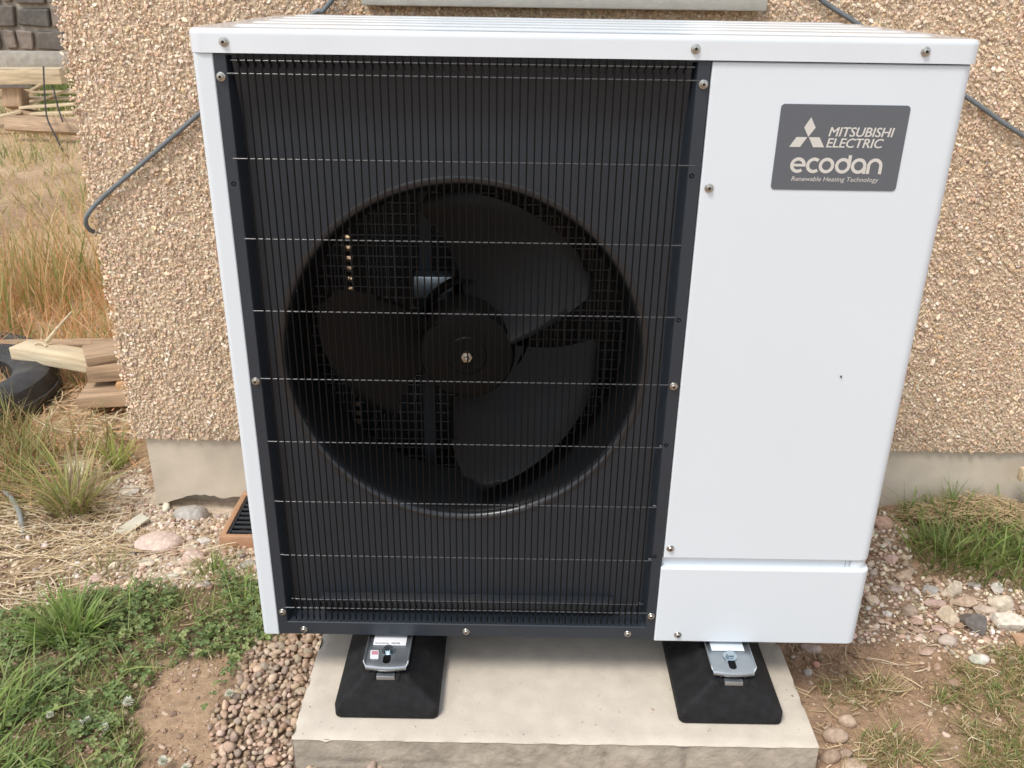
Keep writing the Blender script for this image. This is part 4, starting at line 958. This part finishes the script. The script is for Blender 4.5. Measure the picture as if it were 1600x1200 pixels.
# clover leaves
def clover_leaves(B, seed):
    g = np.random.default_rng(seed); n = len(B); Vs = []; F = []; CC = []
    leaf = [(0, 0), (.35, .42), (.8, .52), (1.0, .22), (.92, 0), (1.0, -.22), (.8, -.52), (.35, -.42)]; L = np.array(leaf); m = len(L)
    pal = np.array([(.18, .25, .085), (.24, .31, .11), (.13, .19, .065), (.30, .35, .14), (.19, .27, .10)])
    for k in range(3):
        az = g.uniform(0, .3, n)+k*2.094+np.repeat(g.uniform(0, 6.28), n)+g.uniform(0, 6.28, n)*0
        if k == 0: base_az = g.uniform(0, 6.28, n); s = g.lognormal(math.log(.0058), .3, n).clip(.003, .011); h = g.uniform(.004, .03, n); tx, ty = g.normal(0, .25, n), g.normal(0, .25, n); cc = pal[g.integers(0, 5, n)]*g.uniform(.75, 1.3, (n, 1))
        az = base_az+k*2.094
        ca, sa = np.cos(az)[:, None], np.sin(az)[:, None]
        X = (L[:, 0]*ca-L[:, 1]*sa)*s[:, None]; Y = (L[:, 0]*sa+L[:, 1]*ca)*s[:, None]
        Zl = X*tx[:, None]+Y*ty[:, None] + np.abs(L[:, 1])[None]*s[:, None]*.35 - (L[:, 0]**2)[None]*s[:, None]*.15
        Vs.append(np.stack([X+B[:, 0:1], Y+B[:, 1:2], Zl+B[:, 2:3]+h[:, None]], -1)); CC.append(np.repeat(cc[:, None, :], m, 1))
    V = np.concatenate(Vs, 0).reshape(-1, 3); C_ = np.concatenate(CC, 0).reshape(-1, 3)
    T_ = np.array([(0, i, i+1) for i in range(1, m-1)]); FF = (T_[None]+(np.arange(3*n)*m)[:, None, None]).reshape(-1, 3)
    return from_np('clover_leaves', V, FF, M['clover'], C=C_, smooth=False)
B = zpts(Z_CLOVER, 9000, .43, 8)
xb_ = pts(500, -.12, .07, -.1, .22, lambda x, y: (fbm(x*14, y*14, 7) > .5) & clear_of_pad(x, y, .01) & ~inside(Z_GRAVEL, x, y))
tag(clover_leaves(np.vstack([B, xb_]), 71), 'low green clover patch spreading over the soil at left', 'clover', kind='stuff')
FL = [(200, 1097, 17, 'white clover flower in the middle of the patch, the tallest'), (78, 1117, 13, 'white clover flower nearest the left edge'), (124, 1131, 13, 'left one of the two white clover flowers side by side'), (137, 1125, 12, 'right one of the two white clover flowers side by side'),
      (163, 1137, 15, 'round white clover flower right of the side by side pair'), (358, 1084, 15, 'white clover flower alone between bare soil and gravel'), (255, 1190, 18, 'white clover flower on the bare soil near the bottom edge'), (290, 1200, 14, 'white clover flower at the bottom edge beside the gravel')]
for i, (px, py, d_, lab) in enumerate(FL):
    p = ground_at(px, py); dist = np.dot(p-CAM, fw); r = d_/FPX*dist/2; p = p+(CAM-p)/np.linalg.norm(CAM-p)*.035; gz0 = float(height(p[0], p[1]))
    t = empty('clover_flower', (p[0], p[1], gz0), lab, 'flower', 'white clover flowers')
    g = np.random.default_rng(i+5); n = 60; V, F, C_ = [], [], []
    for k in range(n):
        ph = math.acos(1-1.7*(k+.5)/n); th = k*2.399; dv = np.array([math.sin(ph)*math.cos(th), math.sin(ph)*math.sin(th), math.cos(ph)])
        a = np.cross(dv, [0, 0, 1.01]); a /= np.linalg.norm(a)+1e-9; b0 = len(V); L = r*g.uniform(.8, 1.15); wv = r*.17; mid = dv*L*.7
        V += [dv*r*.1, mid-a*wv, dv*L+np.array([0, 0, r*.08]), mid+a*wv]; F += [(b0, b0+1, b0+2), (b0, b0+2, b0+3)]
        q = np.array((.88, .86, .78)) if k < 40 else np.array((.55, .42, .32)); C_ += [np.array((.30, .36, .14)), q, q*g.uniform(.9, 1.05), q]
    V = np.array(V)+np.array([0, 0, p[2]-gz0]); from_np('flower_head', V, F, M['petal'], t, C=np.array(C_))
    tube_obj('stem', [(0, 0, -.004), (.002, 0, (p[2]-gz0)*.6), (0, 0, p[2]-gz0)], .0008, mat('stem_green', (.16, .22, .07), .6) if i == 0 else bpy.data.materials['stem_green'], t, 5)

# ------------------------------------------------------------------ behind the house corner: field, timber, tyre, wall
def field(n, x0, x1, y0, y1, lo, s, sc_=3): return pts(n, x0, x1, y0, y1, lambda x, y: (x < HX-.02) & (fbm(x*sc_, y*sc_, s) > lo) & (x > -.62*(y+1.276)+.2-.35) )
B = field(7200, -3.4, -.9, 1.75, 3.1, .36, 4)
k = B[:, 1] < 2.9+.4*(fbm(B[:, 0]*2, B[:, 1]*2, 2)-.5)
B = B[k]
blades('tall_dry_grass', B, rng.uniform(.16, .40, len(B)), rng.uniform(.003, .006, len(B)), rng.uniform(.1, .55, len(B)), ORNG+[(.26, .32, .10), (.34, .38, .13)], M['grass'], 81, label='tall orange dry grass standing behind the timber and tyre', cat='grass')
B = field(13000, -6.5, -1.2, 2.7, 8.2, .44, 6, 1.6)
blades('field_grass', B, rng.uniform(.05, .17, len(B)), rng.uniform(.005, .011, len(B)), rng.uniform(.3, 1.2, len(B)), [(.66, .52, .28), (.74, .58, .33), (.56, .42, .22), (.46, .40, .18), (.30, .33, .12)], M['grass'], 82, label='patchy dry and green field grass stretching back to the stone wall', cat='grass')
B = field(9000, -6.5, -1.2, 2.7, 8.2, .55, 16, 1.1)
blades('green_field_grass', B, rng.uniform(.06, .18, len(B)), rng.uniform(.005, .011, len(B)), rng.uniform(.2, .9, len(B)), [(.17, .26, .07), (.24, .33, .09), (.13, .20, .06)], M['grass'], 83, label='green clumps of grass scattered in the dry field', cat='grass')
B = pts(3600, -1.75, -.66, .72, 1.16, lambda x, y: (fbm(x*6, y*6, 23) > .36) & (x < HX-.05) & ~((x > -.85) & (y < 1.0)) & ~((x > -1.0) & (y > 1.05)))
blades('rough_grass', B, rng.uniform(.06, .20, len(B)), rng.uniform(.0025, .005, len(B)), rng.uniform(.2, 1.0, len(B)), [(.22, .28, .08), (.36, .34, .13), (.5, .36, .18), (.42, .25, .14), (.30, .33, .12)], M['grass'], 84, label='rough mixed grass in front of the tyre at left', cat='grass')
B = pts(1500, -1.75, -.66, .72, 1.7, lambda x, y: (fbm(x*6, y*6, 23) > .3) & (x < HX-.05))
straws('straw', B, rng.uniform(.06, .22, len(B)), STRAW+ORNG[:2], 64, .003, 'matted dry stalks lying under the rough grass at left', 'straw', zj=.03)
B = pts(5200, -2.2, -.75, 1.42, 2.6, lambda x, y: (fbm(x*5, y*5, 29) > .34) & (x < HX-.05))
blades('rough_grass', B, rng.uniform(.05, .15, len(B)), rng.uniform(.003, .006, len(B)), rng.uniform(.2, 1.0, len(B)), ORNG+[(.30, .33, .12)], M['grass'], 88, label='low brown grass around the tyre and timber', cat='grass')
# tyre
ty = empty('tyre', (-1.37, 1.33, -.28), 'old black tyre lying flat in the grass under the plank', 'tyre')
prof = [(.20, -.085), (.185, -.07), (.20, -.02), (.205, .03), (.20, .07), (.188, .085), (.205, .098), (.26, .102), (.30, .088), (.315, .06), (.318, 0), (.315, -.05), (.30, -.08), (.26, -.095)]
o = lathe('tyre_casing', [(r, y) for r, y in prof], M['tyre'], ty, 72, (0, 0), close=True); o.rotation_euler = (math.radians(-90), 0, 0); o.location.z = .09
for k, zz in enumerate((-.03, 0, .03)): 
    o = lathe('tread_rib', [(.3175, -.010), (.3225, -.008), (.3225, .008), (.3175, .010)], M['tyre'], ty, 72, (0, 0)); o.rotation_euler = (math.radians(-90), 0, 0); o.location.z = .09+zz
def beam(name, p0, p1, wd, th, m, label, cat, roll=0, group=None):
    p0, p1 = Vector(p0), Vector(p1); d = p1-p0; L = d.length
    o = box_obj(name, -L/2, L/2, -wd/2, wd/2, -th/2, th/2, m, None, min(.003, th*.1)); o.location = (p0+p1)/2
    q = d.to_track_quat('X', 'Z'); o.rotation_euler = (q @ Matrix.Rotation(roll, 3, 'X').to_quaternion()).to_euler(); return tag(o, label, cat, group)
V3 = lambda px, py, Y: Vector(on_y(px, py, Y))
beam('plank', V3(32, 546, 1.52), V3(152, 566, 1.40), .085, .045, M['woodp'], 'pale sawn plank lying across the tyre', 'plank')
beam('plank', V3(-60, 540, 1.72), V3(200, 536, 1.66), .06, .02, M['wood'], 'thin brown board behind the pale sawn plank', 'plank')
beam('timber_block', V3(132, 556, 1.38), (-.50, 1.62, V3(132, 556, 1.38).z), .13, .028, M['wood'], 'square cut board on top of the timber stack at the house corner', 'timber')
z_ = V3(132, 556, 1.38).z
beam('timber_block', (-.93, 1.38, z_-.043), (-.45, 1.50, z_-.043), .12, .055, M['wood'], 'thick brown block under the top board of the stack', 'timber')
beam('timber_block', (-.84, 1.37, z_-.087), (-.45, 1.45, z_-.087), .10, .030, mat('orange_timber', (.44, .25, .12), .8, var=.25, vscale=25), 'thin orange brown batten in the middle of the stack', 'timber')
beam('timber_block', (-.82, 1.36, z_-.128), (-.45, 1.45, z_-.128), .10, .048, M['wood'], 'dark block resting on the lowest board of the stack', 'timber')
beam('timber_block', (-.94, 1.34, -.155), (-.45, 1.42, -.155), .19, .035, M['wood'], 'lowest wide weathered board of the stack at the house corner', 'timber')
tag(tube_obj('stick', [V3(73, 534, 1.50), V3(88, 515, 1.50), V3(112, 487, 1.5)], [.008, .006, .003], M['woodp'], None, 7), 'pale stick leaning up from the sawn plank', 'stick')
tag(tube_obj('rope', smooth_path([V3(52, 541, 1.50), V3(58, 536, 1.50), V3(66, 536, 1.49), V3(72, 541, 1.48)], 4), .004, M['woodp'], None, 6), 'short loop of pale rope on the sawn plank', 'rope')
tag(tube_obj('pipe', smooth_path([V3(-60, 520, 1.85), V3(5, 528, 1.8), V3(45, 537, 1.76), V3(90, 548, 1.72)], 6), .022, M['tyre'], None, 12), 'black pipe lying behind the sawn plank', 'pipe')
tag(tube_obj('hose', smooth_path([(-1.35, .98, -.13), V3(-30, 748, .80), V3(5, 765, .76), V3(28, 795, .68), V3(36, 832, .60), tuple(ground_at(34, 850)-np.array([0, 0, .03]))], 6), .0065, M['hose'], None, 10), 'grey hose curving out of the ground at the left edge', 'hose')
tag(box_obj('timber_offcut', 1.7215, 1.78, .700, .722, -.068, -.033, M['woodp'], None, .002), 'small timber offcut against the plinth at the right edge', 'timber')
# pallets and beams in the field
Yb = 7.0
beam('long_beam', V3(-220, 119, 6.9), V3(100, 118, 7.0), .16, .13, M['woodp'], 'long cream timber beam across the pallets', 'beam')
beam('post', V3(24, 140, 7.05), V3(24, 160, 7.0)-Vector((0, 0, .05)), .16, .16, M['wood'], 'short brown post holding up the cream beam', 'post')
pal = empty('pallet', (-3.5, 6.9, -.2), 'broken wooden pallet with slats in the field behind the house', 'pallet')
def pbeam(p0, p1, wd, th, nm='slat', m='woodp'):
    o = beam(nm, p0, p1, wd, th, M[m], None, None); o.parent = pal; o.matrix_parent_inverse = Matrix.Translation(-pal.location)
for (a, b, Y) in (((36, 148), (62, 134), 7.3), ((50, 143), (104, 144), 7.3), ((32, 153), (104, 154), 7.15), ((48, 162), (76, 152), 7.1), ((33, 168), (108, 163), 6.95), ((50, 178), (108, 176), 6.85), ((56, 190), (108, 186), 6.75)):
    pbeam(V3(*a, Y), V3(*b, Y+.02)+(V3(*b, Y)-V3(*a, Y)), .09, .022)
pbeam(V3(46, 174, 6.92), V3(46, 190, 6.92), .22, .2, 'pallet_block', 'wood')
pbeam(V3(-60, 196, 6.6), V3(33, 174, 6.8), .08, .022)
beam('board', V3(10, 192, 6.45), V3(160, 200, 6.35), .13, .04, M['wood'], 'wide board lying on the grass in front of the pallet', 'board', roll=math.radians(55))
for i, (a, lab) in enumerate((([(68, 104), (70, 150), (74, 185), (88, 215), (101, 242)], 'long dark twine hanging down from the cream beam'), ([(83, 135), (90, 165), (98, 190)], 'shorter dark twine hanging by the house corner'))):
    tag(tube_obj('twine', smooth_path([V3(*q, 6.75-.25*k) for k, q in enumerate(a)], 5), .007, M['twine'], None, 5), lab, 'twine')
kb = beam('kerb', (-9, 8.8, .215), (-2.2, 9.2, .205), .12, .20, M['kerb'], 'pale concrete kerb in front of the old stone wall', 'kerb')
sw = empty('stone_wall', (-5, 10.2, -.25), 'old dark stone boundary wall at the far left', 'wall')
box_obj('mortar_bed', -4, 4, .045, .45, 0, 2.6, M['mortar'], sw)
g = random.Random(4); z = .0; cnt = 0
while z < 2.5:
    h = g.choice((.13, .17, .22, .26)); x = -3.0+g.uniform(0, .2)
    while x < 2.6:
        wd = g.uniform(.16, .55); 
        bm = bmesh.new(); bmesh.ops.create_cube(bm, size=1, matrix=Matrix.Translation((x+wd/2, .03, z+h/2)) @ Matrix.Diagonal((wd-.05, .09+g.uniform(0, .03), h-g.uniform(.035, .07), 1)))
        for v in bm.verts: v.co += Vector((g.uniform(-.025, .025), g.uniform(-.010, .010), g.uniform(-.018, .018)))
        bmesh.ops.bevel(bm, geom=list(bm.edges), offset=.014, segments=1, affect='EDGES')
        o = from_bm('stone_block', bm, None, sw); k = g.choice(((.15, .13, .11), (.20, .17, .14), (.12, .11, .095), (.26, .21, .17), (.17, .15, .135)))
        at = o.data.color_attributes.new('tint', 'FLOAT_COLOR', 'POINT'); at.data.foreach_set('color', np.tile([*k, 1], len(o.data.vertices)).astype(np.float32)); o.data.materials.append(M['wallstone'])
        x += wd; cnt += 1
    z += h
B = pts(2600, -7, -3, 8.9, 9.9, lambda x, y: fbm(x*3, y*3, 9) > .4)
B[:, 2] += .18
blades('weeds', B, rng.uniform(.10, .34, len(B)), rng.uniform(.006, .012, len(B)), rng.uniform(.2, .9, len(B)), DRY+ORNG[:2]+[(.24, .3, .1)], M['grass'], 86, label='dry weeds growing at the foot of the stone wall', cat='weeds')
B = pts(700, -4.7, -3.7, 8.0, 8.6, lambda x, y: (x > -9) & (((x+4.2)/.35)**2+((y-8.35)/.25)**2 < 1))
blades('weeds', B, rng.uniform(.3, .55, len(B)), rng.uniform(.008, .014, len(B)), rng.uniform(.2, .6, len(B)), GREEN, M['grass'], 87, label='bright green weeds in front of the concrete kerb', cat='weeds')
